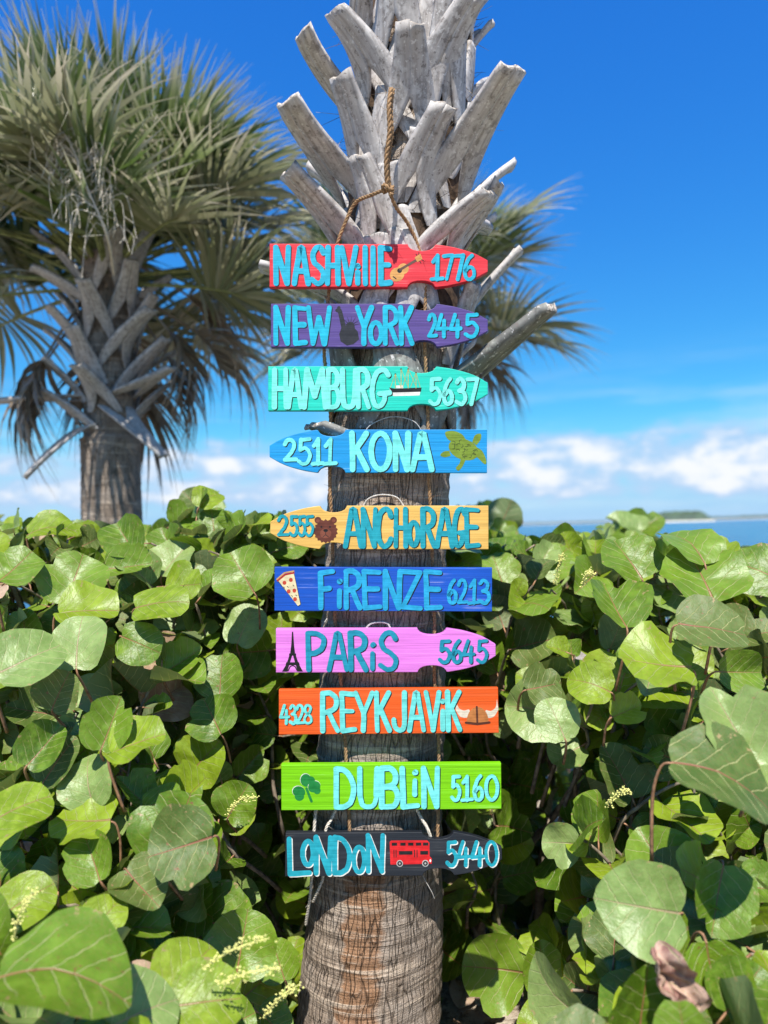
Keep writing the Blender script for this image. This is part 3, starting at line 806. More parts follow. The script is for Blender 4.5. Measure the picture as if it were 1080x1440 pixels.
def signs():
    # NASHVILLE
    o, cx, cy = board('red pointed board lettered NASHVILLE 1776 with a painted guitar', 'R', 379, 686, 343, 404, '#f0303f', 573, 612, 0, .2)
    t = paint('#14bcdc')
    lettering('city_name', o, cx, cy, chars('NASHViIIE', [(384, 409), (410, 437), (435, 459), (457, 479), (477, 504), (498, 508), (509, 518), (520, 529), (531, 552)], 344.5, 402.5, y5=(369, 402)), 8.6, t, K)
    lettering('distance_number', o, cx, cy, chars('1776', [(604, 625), (621, 639), (637, 654), (650, 670)], 356, 395), 6.2, t, K)
    D = Decal(cx, cy); tan = paint('#e9a95c'); wd = paint('#6b4a3c')
    D.ell(558.5, 386, 10.5, 9.5, tan, -.6); D.ell(567, 378, 8, 7.5, tan, -.6); D.ell(562, 380.5, 3.4, 3.4, K); D.stroke([(553, 389), (557, 392)], 1.6, K)
    D.stroke([(563, 379), (588, 364)], 3.6, wd); D.poly([(583, 362), (591, 356.5), (594, 364), (587, 368.5)], tan)
    for q in ((585, 357), (589, 354.5), (592, 370), (596, 366.5)): D.stroke([(588, 363), q], 1.0, K)
    D.poly([(583, 362), (591, 356.5), (594, 364), (587, 368.5)], tan); D.build('painted_guitar', o)
    # NEW YORK
    o, cx, cy = board('purple pointed board lettered NEW YORK 2445 with a dark torch-bearing statue', 'R', 381, 686, 427, 488, '#5d4a94', 577, 614, 0, 0, .55)
    t = paint('#06c3e4')
    lettering('city_name', o, cx, cy, chars('NEW', [(384, 409), (411, 433), (430, 467)], 429, 486.5), 8.4, t, K)
    lettering('city_name', o, cx, cy, chars('YoRK', [(499, 526), (517, 540), (538, 562), (560, 583)], 429, 486.5, y1=(450, 487)), 8.4, t, K)
    lettering('distance_number', o, cx, cy, chars('2445', [(600, 616), (612, 631), (631, 650), (652, 674)], 440, 476), 6.0, t, K)
    D = Decal(cx, cy); g = paint('#20222c')
    D.poly([(475, 438), (481, 437), (487, 461), (496, 459), (503, 466), (505, 477), (497, 484), (488, 486), (479, 480), (477, 470), (480, 461)], g)
    D.ell(476, 436.5, 4.6, 3.0, g); D.ell(476.5, 433, 2.4, 2.6, g); D.ell(492.5, 461, 6.5, 8.5, g)
    for a in (-160, -135, -110, -85, -60, -35, -12): D.stroke([(493, 458), (493 + 14 * math.cos(R_(a)), 458 + 13 * math.sin(R_(a)))], 1.7, g, None, .2)
    D.build('painted_statue', o)
    # HAMBURG
    o, cx, cy = board('mint green pointed board lettered HAMBURG 5637 with a sailing ship', 'R', 377, 686, 515, 577.5, '#1cdcc4', 573, 613, 0, 0)
    t = paint('#86fbec')
    lettering('city_name', o, cx, cy, chars('HAMBURG', [(382, 406), (402, 427), (424, 461), (458, 480), (478, 503), (500, 522), (519, 551)], 516.5, 576), 8.4, t, K)
    lettering('distance_number', o, cx, cy, chars('5637', [(602, 622), (621, 639), (639, 657), (655, 674)], 530, 571), 6.2, t, K)
    D = Decal(cx, cy); yl = paint('#c9b25a')
    D.poly([(547, 545), (553, 548), (592, 546), (590, 556), (553, 557)], WH); D.poly([(547, 545), (556, 546.5), (593, 545), (592, 551), (552, 552)], K); D.poly([(557, 542), (567, 542), (567, 546), (557, 546)], WH)
    for x, y in ((556, 526), (564, 519), (574, 519), (585, 524)): D.stroke([(x, 546), (x, y)], 1.0, yl); D.ell(x, y, 1.3, 1.0, K)
    for a, b_ in (((549, 545), (556, 526)), ((556, 526), (564, 545)), ((564, 519), (574, 544)), ((574, 519), (566, 545)), ((574, 519), (585, 543)), ((585, 524), (577, 545)), ((585, 524), (591, 545))): D.stroke([a, b_], .6, yl)
    D.build('painted_ship', o)
    # KONA
    o, cx, cy = board('sky blue board pointed at the number end, lettered 2511 KONA with a turtle', 'L', 379, 685, 604, 665, '#139fe4', 447, 486, 0, 0)
    t = paint('#7ff6ee')
    lettering('distance_number', o, cx, cy, chars('2511', [(397, 419), (417, 439), (437, 457), (453, 475)], 615, 655, y0=(616, 650)), 6.2, t, K)
    lettering('city_name', o, cx, cy, chars('KONA', [(491, 520), (518, 552), (552, 578), (576, 611)], 605.5, 664), 9.2, t, K, 1.6, 1.2)
    D = Decal(cx, cy); g = paint('#7f9a2a'); dk = paint('#3c4a14')
    D.ell(652, 632, 22, 14.5, g, .35); D.poly(catmull([(640, 622), (630, 618), (626, 608), (638, 606), (650, 611), (656, 620)], 4), g)
    D.poly(catmull([(664, 622), (668, 612), (676, 610), (676, 618), (670, 626)], 4), g)
    D.poly(catmull([(668, 628), (678, 634), (684, 648), (682, 653), (674, 646), (666, 638)], 4), g); D.poly(catmull([(632, 634), (624, 635), (619, 640), (625, 643), (634, 641)], 4), g)
    D.poly(catmull([(648, 644), (646, 652), (641, 658), (645, 662), (651, 655), (655, 646)], 4), g)
    rr = random.Random(3)
    for i in range(20):
        a = rr.uniform(0, 6.3); q = math.sqrt(rr.random()); x = 652 + 18 * q * math.cos(a); y = 632 + 11 * q * math.sin(a) + 5 * q * math.cos(a)
        b0 = rr.uniform(0, 6.3); D.stroke([(x + 2.6 * math.cos(b0 + k * .5), y + 2.2 * math.sin(b0 + k * .5)) for k in range(6)], .75, dk)
    D.build('painted_turtle', o)
    # ANCHORAGE
    o, cx, cy = board('honey yellow board pointed at the number end, lettered 2555 ANCHORAGE with a bear face', 'L', 380, 687, 711, 772.5, '#f2c164', 450, 488, 0, 0, .1, grain=.8)
    t = paint('#16aabb')
    lettering('distance_number', o, cx, cy, chars('2555', [(389, 407), (406, 420), (418, 431), (428, 442)], 724, 755), 4.8, t, K, 1.0, 1.0)
    lettering('city_name', o, cx, cy, chars('ANCHoRAGE', [(482, 511), (507, 531), (528, 553), (553, 574), (572, 591), (591, 614), (611, 639), (635, 658), (652, 676)], 712.5, 771.5, y4=(731, 770)), 8.0, t, K)
    D = Decal(cx, cy); br = paint('#6e3524'); lb = paint('#8a4a34')
    rr = random.Random(5)
    D.poly([(458 + (16 + (1.4 if i % 2 else -.6)) * math.cos(a), 747 + (15.5 + (1.6 if i % 2 else -.6)) * math.sin(a)) for i, a in enumerate(np.linspace(0, 2 * math.pi, 37)[:-1])], br)
    for x in (447, 469): D.ell(x, 731.5, 4.8, 4.8, br); D.ell(x, 732, 2.4, 2.4, lb)
    D.ell(458, 750, 8, 7, lb); D.ell(458, 746, 3.2, 2.2, K); D.stroke([(458, 747), (458, 752), (454, 755)], .9, K); D.stroke([(458, 752), (462, 755)], .9, K); D.ell(452, 741, 1.4, 1.4, K); D.ell(464, 741, 1.4, 1.4, K)
    D.build('painted_bear', o)
    # FIRENZE
    o, cx, cy = board('royal blue straight-ended board lettered FIRENZE 6213 with a pizza slice', 'P', 386, 692, 798, 859.5, '#0a58c8', tilt=0, roll=.2)
    t = paint('#1fb0e2')
    lettering('city_name', o, cx, cy, chars('FiRENZE', [(446, 471), (471, 484), (483, 510), (508, 538), (538, 566), (562, 595), (595, 623)], 800, 858.5, y1=(812, 857)), 8.4, t, K)
    lettering('distance_number', o, cx, cy, chars('6213', [(628, 644), (642, 659), (657, 676), (672, 690)], 813, 850), 5.6, t, K)
    D = Decal(cx, cy); cr = paint('#f3e3b4'); rd = paint('#b5271f'); pp = paint('#d2462c')
    D.poly([(389, 816), (413, 804), (423.5, 850), (420, 853.5)], K); D.poly([(389.5, 815), (412.5, 804), (422.5, 850), (419, 852.5)], cr)
    D.stroke([(390.5, 817), (401, 808.5), (413, 806)], 2.6, rd); D.stroke([(389.5, 815), (400, 806), (413, 803.5)], 2.0, paint('#d9a66a'))
    for x, y in ((400, 820), (409, 816), (406, 832), (414, 831), (415, 843)): D.ell(x, y, 2.7, 2.9, pp)
    for x, y in ((404, 825), (412, 823), (410, 838), (416, 837), (399, 826)): D.stroke([(x, y), (x + 1.4, y + 1.6)], .9, K)
    D.build('painted_pizza', o)
    # PARIS
    o, cx, cy = board('pink pointed board lettered PARIS 5645 with a black iron tower', 'R', 388, 697, 884, 945.5, '#f28aea', 587, 628, 0, -.15)
    t = paint('#109ab8')
    lettering('city_name', o, cx, cy, chars('PARiS', [(429, 459), (459, 491), (489, 518), (517, 531), (531, 561)], 886.5, 945, y3=(901, 944)), 8.6, t, K)
    lettering('distance_number', o, cx, cy, chars('5645', [(616, 635), (634, 651), (649, 669), (669, 687)], 899, 934), 5.8, t, K)
    D = Decal(cx, cy)
    D.poly([(410.6, 888), (412.4, 888), (413.5, 905), (415, 919), (408, 919), (409.7, 905)], K); D.poly([(406.5, 918.5), (416.5, 918.5), (416.5, 921.5), (406.5, 921.5)], K)
    D.poly([(407, 921), (411, 921), (407.5, 932), (404, 944), (396.5, 944), (403, 933)], K); D.poly([(412, 921), (416, 921), (420, 933), (426, 944), (418.5, 944), (415, 932)], K)
    D.poly([(402.5, 931), (420.5, 931), (421.5, 935), (401.5, 935)], K); D.stroke([(405, 943), (408, 937), (411.5, 935.5), (415, 937), (418, 943)], 1.5, K)
    D.build('painted_tower', o)
    # REYKJAVIK
    o, cx, cy = board('orange straight-ended board lettered 4328 REYKJAVIK with a horned helmet', 'P', 392, 701, 969, 1031.5, '#f4611a', tilt=-3, roll=-.5)
    t = paint('#74e6de')
    lettering('distance_number', o, cx, cy, chars('4328', [(392.5, 408), (406, 418), (415, 429), (426, 440)], 989, 1018), 4.6, t, K, 1.0, 1.0)
    lettering('city_name', o, cx, cy, chars('REYKJAViK', [(450, 478), (477, 502), (497, 527), (526, 551), (550, 574), (572, 599), (596, 621), (617, 628), (626, 650)], 971, 1030, y7=(981, 1029)), 8.0, t, K)
    D = Decal(cx, cy); ho = paint('#e6d9c2'); he = paint('#c47a3c'); dkb = paint('#5a2c18')
    D.poly(catmull([(641, 985), (645, 996), (652, 1000), (660, 999), (659, 1009), (648, 1009), (641, 1000)], 4), ho); D.poly(catmull([(699, 984), (697, 996), (690, 1001), (683, 1000), (684, 1010), (694, 1009), (701, 999)], 4), ho)
    D.poly([(656 + 0, 1017)] + [(671.5 - 15.5 * math.cos(a), 1016 - 21 * math.sin(a)) for a in np.linspace(0, math.pi, 14)] + [(687, 1017)], he)
    D.stroke([(655, 1017), (671, 1019), (688, 1017)], 3.4, dkb); D.stroke([(670.5, 995), (671, 1017)], 2.8, dkb)
    D.build('painted_helmet', o)
    # DUBLIN
    o, cx, cy = board('lime green straight-ended board lettered DUBLIN 5160 with a shamrock', 'P', 395.5, 705, 1075, 1138.5, '#86dd08', tilt=-1, roll=-.35)
    t = paint('#82f7f3')
    lettering('city_name', o, cx, cy, chars('DUBLiN', [(469, 501), (502, 534), (533, 563), (562, 591), (575, 592), (592, 619)], 1077, 1138, y4=(1081, 1121)), 8.8, t, K)
    lettering('distance_number', o, cx, cy, chars('5160', [(633, 649), (647, 666), (664, 681), (681, 702)], 1090, 1128), 5.6, t, K)
    D = Decal(cx, cy); gr = paint('#0f8a3c'); 
    for dx, dy, a in ((-10, 5, .3), (0, -11, 1.4), (11.5, -2, -.5)):
        D.ell(430 + dx * 1.02, 1107 + dy, 9.2, 8, WH, a); D.ell(430.4 + dx, 1107.6 + dy, 9, 7.8, gr, a)
    D.ell(421, 1119, 6.6, 6.2, gr); D.ell(437, 1097, 6, 6, gr); D.ell(446, 1111, 5, 5, gr); D.stroke([(431, 1108), (434, 1116), (438, 1126)], 3.6, gr)
    D.build('painted_shamrock', o)
    # LONDON
    o, cx, cy = board('black pointed board lettered LONDON 5440 with a red double-deck bus', 'R', 401, 706, 1172, 1230, '#20262f', 594, 638, -9, -.3, .12, th=.021)
    t = paint('#16a8bc')
    lettering('city_name', o, cx, cy, chars('LoNDoN', [(403, 439), (422, 444), (441, 468), (467, 495), (494, 516), (514, 542)], 1175, 1229, y0=(1177, 1230), y1=(1180, 1218), y4=(1188, 1228), y5=(1172.5, 1227)), 8.2, t, WH)
    lettering('distance_number', o, cx, cy, chars('5440', [(626, 644), (642, 662), (661, 682), (681, 701)], 1183, 1219), 5.8, t, WH)
    D = Decal(cx, cy); rd = paint('#e0151c'); gy = paint('#b9b9b6')
    D.poly([(548, 1185), (550, 1183), (601, 1183), (604, 1186), (604, 1204), (607, 1207), (607, 1214), (549, 1215)], rd)
    for x in (551, 563, 574, 585, 595): D.poly([(x, 1186), (x + 7.5, 1186), (x + 7.5, 1190), (x, 1190)], K)
    D.poly([(561, 1197), (580, 1197), (580, 1202), (561, 1202)], K); D.poly([(591, 1197), (602, 1197), (602, 1202), (591, 1202)], K)
    for x in (554, 557, 583, 586.5): D.stroke([(x, 1196), (x, 1205)], 1.3, K)
    for x in (562, 598): D.ell(x, 1213.5, 4.6, 4.6, gy); D.ell(x, 1213.5, 3.4, 3.4, K); D.ell(x, 1213.5, 1.4, 1.4, gy)
    D.ell(605, 1210, 1.2, 2.0, WH); D.build('painted_bus', o)
signs()

# ------------------------------------------------------------------ rope and twine
def rope_mesh(mb, path, r, mi=0, strands=3, pitch=7.0):
    path = [Vector(p) for p in path]
    ln = [0]
    for a, b in zip(path[:-1], path[1:]): ln.append(ln[-1] + (b - a).length)
    step = r * 1.1; n = max(4, int(ln[-1] / step))
    xs_ = np.linspace(0, ln[-1], n)
    pts = [Vector([float(np.interp(s, ln, [p[i] for p in path])) for i in range(3)]) for s in xs_]
    for k in range(strands):
        sp = []; up = None
        for i, s in enumerate(xs_):
            t = (pts[min(i + 1, n - 1)] - pts[max(i - 1, 0)]).normalized()
            if up is None: up = t.orthogonal().normalized()
            up = (up - t * up.dot(t)).normalized(); sd = t.cross(up)
            a = 2 * math.pi * (s / (pitch * r) + k / strands)
            sp.append(pts[i] + (up * math.cos(a) + sd * math.sin(a)) * r * .52)
        mb.tube(sp, r * .58, 5, mi)
    for i in range(n // 2):          # loose hairs
        p = random.choice(pts); mb.tube([p, p + Vector((random.gauss(0, 1), random.gauss(-.3, .6), random.gauss(0, 1))) * r * 1.6], .0003, 3, mi)
def ropes():
    t = thing('rope', 'twisted jute rope looped over a leaf stub and threaded behind all the boards', 'rope', P(545, 265, 1.62))
    mb = MB(); pts = [(550, 124, 1.60), (547, 150, 1.595), (548, 185, 1.60), (543, 225, 1.61), (545, 262, 1.625)]
    rope_mesh(mb, catmull([P(*p) for p in pts], 8), .0054); rope_mesh(mb, catmull([P(p[0] + 3, p[1] + 2, p[2] + .012) for p in pts], 8), .0045)
    put(mb.build('loop', M_rope, None, True), t)
    mb = MB(); kn = [P(545 + 7 * math.cos(a) , 262 + 5 * math.sin(2 * a) + a, 1.622 - .010 * math.sin(a)) for a in np.linspace(0, 7.5, 26)]
    rope_mesh(mb, kn, .0044); put(mb.build('knot', M_rope, None, True), t)
    dB = 1.713
    Lp = [(543, 266, 1.625), (520, 275, 1.66), (500, 285, 1.70), (486, 312, 1.708), (476, 338, 1.712), (466, 375, 1.72), (462, 415, 1.722), (457, 455, 1.72), (456, 500, 1.722), (462, 545, 1.724), (465, 590, 1.724), (464, 640, 1.724), (464, 690, 1.724), (467, 740, 1.73), (468, 785, 1.735), (470, 830, 1.735), (471, 870, 1.735), (476, 920, 1.725), (479, 955, 1.722), (482, 1000, 1.72), (486, 1050, 1.715), (488, 1110, 1.713), (491, 1150, 1.713), (492, 1195, 1.713)]
    Rp = [(547, 266, 1.625), (556, 290, 1.655), (572, 312, 1.69), (585, 338, 1.708), (596, 375, 1.715), (598, 415, 1.715), (597, 460, 1.715), (598, 500, 1.715), (600, 545, 1.717), (602, 590, 1.717), (602, 640, 1.717), (604, 690, 1.719), (607, 740, 1.73), (608, 785, 1.73), (610, 830, 1.73), (611, 870, 1.725), (611, 920, 1.725), (611, 955, 1.725), (614, 1000, 1.73), (617, 1050, 1.73), (617, 1110, 1.73), (616, 1150, 1.722), (615, 1195, 1.715)]
    for nm, L in (('strand', Lp), ('strand', Rp)):
        mb = MB(); rope_mesh(mb, catmull([P(*p) for p in L], 6), .0043); put(mb.build(nm, M_rope, None, True), t)
    def cord(label, pts, r, mat, twisted=False):
        mb = MB(); path = catmull([P(*p) for p in pts], 8)
        if twisted: rope_mesh(mb, path, r)
        else: mb.tube(path, r, 5)
        o = mb.build('twine', mat, None, True); tag(o, label, 'string')
    cord('thin white twine loop showing above the sky blue board', [(512, 609, 1.711), (522, 597, 1.711), (545, 587, 1.711), (566, 587, 1.711), (584, 594, 1.711), (594, 608, 1.711)], .0011, M_twine)
    cord('frayed white twine loop arching over the honey yellow board', [(510, 716, 1.711), (515, 704, 1.711), (528, 697, 1.711), (545, 696, 1.711), (560, 701, 1.711), (570, 716, 1.711)], .0018, M_twine, True)
    cord('short pale twine loop peeping over the pink board', [(512, 888, 1.711), (520, 878, 1.711), (532, 875, 1.711), (545, 877, 1.711), (550, 888, 1.711)], .0024, M_twine, True)
    cord('pale cord slanting past the shadowed trunk above the pink board', [(446, 892, 1.80), (456, 876, 1.80), (467, 860, 1.80), (474, 850, 1.79)], .0016, M_twine)
    cord('bleached cord hanging down the trunk edge below the black board', [(444, 1134, 1.712), (442, 1165, 1.712), (440, 1200, 1.713), (438, 1235, 1.725), (435, 1268, 1.745), (430, 1300, 1.775)], .0038, M_rope_pale, True)
    cord('bleached cord slanting from the lime board to the black board and the trunk edge', [(474, 1134, 1.712), (466, 1152, 1.712), (458, 1168, 1.712), (458, 1200, 1.712), (454, 1234, 1.712), (446, 1254, 1.722), (440, 1268, 1.74)], .0036, M_rope_pale, True)
    cord('speckled pale cord running down to the notch of the black board', [(584, 1134, 1.712), (592, 1150, 1.712), (600, 1163, 1.712), (606, 1178, 1.712)], .0040, M_rope_pale, True)
    cord('thin white thread hanging below the black board on the shaded trunk', [(590, 1222, 1.709), (598, 1238, 1.709), (607, 1254, 1.712), (611, 1264, 1.717)], .0009, M_twine)
ropes()

# ------------------------------------------------------------------ sea grape
def leaf_material(name, top0, top1, under, vein, spots, trans, dull=0.0):
    top0, top1, under, vein = [tuple(.74 * q for q in c_) for c_ in (top0, top1, under, vein)]
    m, nt, b, out = newmat(name)
    at = nt.nodes.new('ShaderNodeAttribute'); at.attribute_name = 'UVMap'
    sp = nt.nodes.new('ShaderNodeSeparateXYZ'); lk(nt, at.outputs['Vector'], sp.inputs[0])
    x = mth(nt, 'SUBTRACT', sp.outputs[0], 0.5); y = sp.outputs[1]
    ax = mth(nt, 'ABSOLUTE', x)
    oi = nt.nodes.new('ShaderNodeObjectInfo'); geo = nt.nodes.new('ShaderNodeNewGeometry')
    rnd = mth(nt, 'FRACT', mth(nt, 'ADD', oi.outputs['Random'], geo.outputs['Random Per Island']))
    tc = nt.nodes.new('ShaderNodeTexCoord')
    ofs = nt.nodes.new('ShaderNodeVectorMath'); ofs.operation = 'ADD'; lk(nt, at.outputs['Vector'], ofs.inputs[0])
    cb = nt.nodes.new('ShaderNodeCombineXYZ'); lk(nt, mth(nt, 'MULTIPLY', rnd, 31.0), cb.inputs[0]); lk(nt, mth(nt, 'MULTIPLY', rnd, 17.0), cb.inputs[1]); lk(nt, cb.outputs[0], ofs.inputs[1])
    wob = noise(nt, ofs.outputs[0], 5, 2)
    mid = sstep(nt, ax, mth(nt, 'MULTIPLY', mth(nt, 'SUBTRACT', 1.25, y), 0.017), mth(nt, 'MULTIPLY', mth(nt, 'SUBTRACT', 1.25, y), 0.007))
    s = mth(nt, 'MULTIPLY', mth(nt, 'ADD', mth(nt, 'SUBTRACT', y, mth(nt, 'MULTIPLY', ax, 0.75)), mth(nt, 'MULTIPLY', wob, 0.10)), 5.6)
    dist = mth(nt, 'ABSOLUTE', mth(nt, 'SUBTRACT', mth(nt, 'FRACT', s), 0.5))
    lat = mth(nt, 'MULTIPLY', sstep(nt, dist, 0.050, 0.012), sstep(nt, ax, 0.46, 0.26))
    fv = nt.nodes.new('ShaderNodeTexVoronoi'); fv.feature = 'DISTANCE_TO_EDGE'; fv.inputs['Scale'].default_value = 17; lk(nt, ofs.outputs[0], fv.inputs['Vector'])
    net = sstep(nt, fv.outputs[0], 0.07, 0.0)
    mott = noise(nt, ofs.outputs[0], 4.5, 4, 0.6)
    c = mixc(nt, rnd, top0, top1)
    c = mixc(nt, mth(nt, 'MULTIPLY', sstep(nt, mott, 0.4, 0.7), 0.45), c, tuple(min(1, q * 1.45 + .015) for q in top1))
    bk = mixc(nt, mott, under, tuple(q * 0.8 for q in under))
    c = mixc(nt, geo.outputs['Backfacing'], c, bk)
    c = mixc(nt, mth(nt, 'MULTIPLY', net, 0.16), c, vein)
    c = mixc(nt, mth(nt, 'MULTIPLY', lat, 0.75), c, mixc(nt, .75, vein, (0.46, 0.52, 0.22)))
    c = mixc(nt, mth(nt, 'MULTIPLY', mid, 0.85), c, vein)
    sn = noise(nt, ofs.outputs[0], 11, 3, 0.6)
    has = sstep(nt, mth(nt, 'FRACT', mth(nt, 'MULTIPLY', rnd, 7.3)), 1.0 - spots, 1.0 - spots + .15)
    c = mixc(nt, mth(nt, 'MULTIPLY', mth(nt, 'MULTIPLY', sstep(nt, sn, 0.63, 0.69), has), 0.85), c, (0.20, 0.075, 0.035))
    edge = mth(nt, 'MULTIPLY', sstep(nt, mth(nt, 'ADD', sn, mth(nt, 'MULTIPLY', ax, .5)), .82, .90), .8)
    c = mixc(nt, edge, c, (0.36, 0.25, 0.12))
    lk(nt, c, b.inputs['Base Color'])
    b.inputs['Roughness'].default_value = 0.42 + dull; b.inputs['Specular IOR Level'].default_value = 0.5 - dull
    bump(nt, b, mth(nt, 'ADD', mth(nt, 'MULTIPLY', mth(nt, 'ADD', lat, mid), -0.8), mth(nt, 'MULTIPLY', mott, 1.2)), 0.5, 0.006)
    tr = nt.nodes.new('ShaderNodeBsdfTranslucent')
    tcx = mixc(nt, 0.5, c, mixc(nt, 1.0, c, (1.35, 1.25, 0.35), 'MULTIPLY')); lk(nt, tcx, tr.inputs['Color'])
    mx = nt.nodes.new('ShaderNodeMixShader'); mx.inputs[0].default_value = trans
    lk(nt, b.outputs[0], mx.inputs[1]); lk(nt, tr.outputs[0], mx.inputs[2]); lk(nt, mx.outputs[0], out.inputs['Surface'])
    return m
M_leaf = leaf_material('sea_grape_leaf', (0.085, 0.185, 0.008), (0.20, 0.34, 0.02), (0.24, 0.33, 0.13), (0.44, 0.20, 0.10), .38, .30)
M_leaf_young = leaf_material('young_leaf', (0.23, 0.36, 0.010), (0.36, 0.50, 0.03), (0.28, 0.40, 0.09), (0.48, 0.26, 0.12), .15, .38)
M_leaf_pale = leaf_material('pale_leaf', (0.20, 0.32, 0.07), (0.30, 0.42, 0.12), (0.30, 0.40, 0.18), (0.52, 0.38, 0.22), .35, .25)
M_leaf_old = leaf_material('dull_leaf', (0.09, 0.16, 0.025), (0.14, 0.20, 0.04), (0.20, 0.27, 0.11), (0.40, 0.14, 0.09), .7, .22, .1)
M_leaf_dead = leaf_material('dry_leaf', (0.36, 0.22, 0.13), (0.50, 0.36, 0.26), (0.48, 0.36, 0.28), (0.30, 0.14, 0.10), .6, .12, .25)

def leaf_geo(seed, ns=26, nr=4, bites=0, aspect=1.0, cup=.25, fold=.1, droop=.2):
    """roundish leathery blade, unit length along +Y from the stalk, heart-shaped at the stalk end"""
    r2 = random.Random(seed); V = [(0, .42, 0)]; UV = [(.5, .42)]; Fc = []
    ph = [r2.uniform(0, 6.28) for _ in range(4)]; wv = r2.uniform(.03, .085)
    bt = [(r2.uniform(-.6, 3.7), r2.uniform(.12, .28), r2.uniform(.12, .35)) for _ in range(bites)]
    for j in range(1, nr + 1):
        q = (j / nr) ** .85
        for i in range(ns):
            a = 2 * math.pi * i / ns - math.pi / 2
            base = 1.0 - .20 * math.exp(-((((a + math.pi / 2 + math.pi) % (2 * math.pi)) - math.pi) / .26) ** 2)
            rx = .54 * aspect * (1 + .04 * math.sin(3 * a + ph[0]) + .022 * math.sin(7 * a + ph[1]) + .012 * math.sin(11 * a + ph[2]))
            ry = (.56 if math.sin(a) > 0 else .50) * (1 + .02 * math.sin(4 * a + ph[2]))
            e = q * base
            for (ba, bw, bd) in bt:
                dd = abs(((a - ba + math.pi) % (2 * math.pi)) - math.pi)
                if dd < bw and j >= nr - 1: e *= 1 - bd * (1 - (dd / bw) ** 2) * (1 if j == nr else .35)
            x = rx * e * math.cos(a); y = .42 + ry * e * math.sin(a)
            z = cup * x * x * 1.1 + fold * abs(x) - droop * max(0, y - .3) ** 2 + wv * q * q * math.sin((2 + seed % 3) * a + ph[3]) + .018 * q * q * math.sin(8 * a + ph[1])
            V.append((x, y, z)); UV.append((x / aspect + .5, y))
    for i in range(ns): Fc.append((0, 1 + i, 1 + (i + 1) % ns))
    for j in range(nr - 1):
        for i in range(ns):
            a = 1 + j * ns + i; b = 1 + j * ns + (i + 1) % ns
            Fc.append((a, a + ns, b + ns, b))
    z0 = min(v[2] for v in V if abs(v[0]) < .12 and v[1] < .1) if any(abs(v[0]) < .12 and v[1] < .1 for v in V) else 0
    return [(x, y, z - z0) for x, y, z in V], Fc, UV
LG = [leaf_geo(i, bites=(2 if i in (4, 9) else 1 if i in (2, 6, 11) else 0), aspect=random.uniform(.86, 1.14), cup=random.uniform(-.35, .55), fold=random.choice((-.05, .1, .2, .35, .6)), droop=random.uniform(-.1, .6)) for i in range(12)]
FLAT = sorted(range(12), key=lambda i: max(v[2] for v in LG[i][0]) - min(v[2] for v in LG[i][0]))[:7]
LM = {}
def leaf_mesh(gi, mat):
    if (gi, mat.name) not in LM:
        V, Fc, UV = LG[gi]
        o = mesh_obj('leaf', V, Fc, mat, None, True, None, UV); me = o.data; bpy.data.objects.remove(o); LM[(gi, mat.name)] = me
    return LM[(gi, mat.name)]
def leaf_matrix(base, tip, nrm, size):
    y = tip.normalized(); z = (nrm - y * nrm.dot(y))
    z = z.normalized() if z.length > .05 else y.orthogonal().normalized()
    x = y.cross(z)
    return Matrix.Translation(base) @ Matrix((x, y, z)).transposed().to_4x4() @ Matrix.Scale(size, 4)

left_shrub = thing('sea_grape_shrub', 'broad sea grape shrub with yellow flower spikes, below the shaggy fan palm', 'shrub', (-0.9, 2.1, 0))
right_shrub = thing('sea_grape_shrub', 'sea grape shrub with red-veined leaves and a shrivelled pink leaf, below the open sea', 'shrub', (1.0, 2.0, 0))
mid_shrub = thing('sea_grape_shrub', 'shaded sea grape thicket growing close behind the sign-hung trunk', 'shrub', (0.0, 2.9, 0))
far_shrub = thing('sea_grape_shrub', 'blurred pale green sea grape bush standing behind the others, toward the water', 'shrub', (1.6, 4.3, 0))
leaves = {s.name: [] for s in (left_shrub, right_shrub, mid_shrub, far_shrub)}
SH = {s.name: s for s in (left_shrub, right_shrub, mid_shrub, far_shrub)}
stems = {n: [] for n in leaves}

RX = [-400, 0, 60, 150, 200, 235, 268, 300, 330, 380, 430, 560, 640, 670, 700, 740, 790, 830, 870, 900, 930, 1010, 1045, 1080, 1500]
RY = [715, 718, 730, 738, 742, 738, 694, 682, 716, 720, 728, 738, 744, 744, 742, 748, 752, 742, 756, 768, 752, 752, 785, 782, 776]
def ridge(px): return float(np.interp(px, RX, RY))
def front(px, py):
    d = float(np.interp(py, [720, 800, 900, 1050, 1200, 1320, 1440, 1560], [2.25, 2.05, 1.9, 1.72, 1.52, 1.36, 1.2, 1.05]))
    near = 1 - min(1, max(0, (abs(px - 535) - 120) / 190))
    d = d * (1 - near) + max(d, 2.12) * near
    hollow = max(0, 1 - abs(px - 725) / 125) * min(1, max(0, (py - 1040) / 80))     # open, shaded pocket beside the trunk
    hollow = max(hollow, max(0, 1 - abs(px - 375) / 70) * min(1, max(0, (py - 1130) / 60)) * (py < 1330))
    return d + (max(d, 2.55) - d) * min(1, 1.6 * hollow)
TR = Vector((0.02, 1.87, 0))
def leaf_ok(c, r, hero=False):
    px, py, d = proj(c); rp = r * F / max(d, .2)
    if d < .78: return False
    if c.z - r * .6 < 0.0: return False
    if py - rp * .80 < ridge(px) and not hero: return False
    if d < 2.06:
        if 392 - rp < px < 708 + rp and py - rp < 1245: return False
        if 425 - rp < px < 618 + rp: return False
    ax_ = axis(c.z); 
    if math.hypot(c.x - ax_[0], c.y - ax_[1]) < rad(c.z) + r * .75: return False
    return True
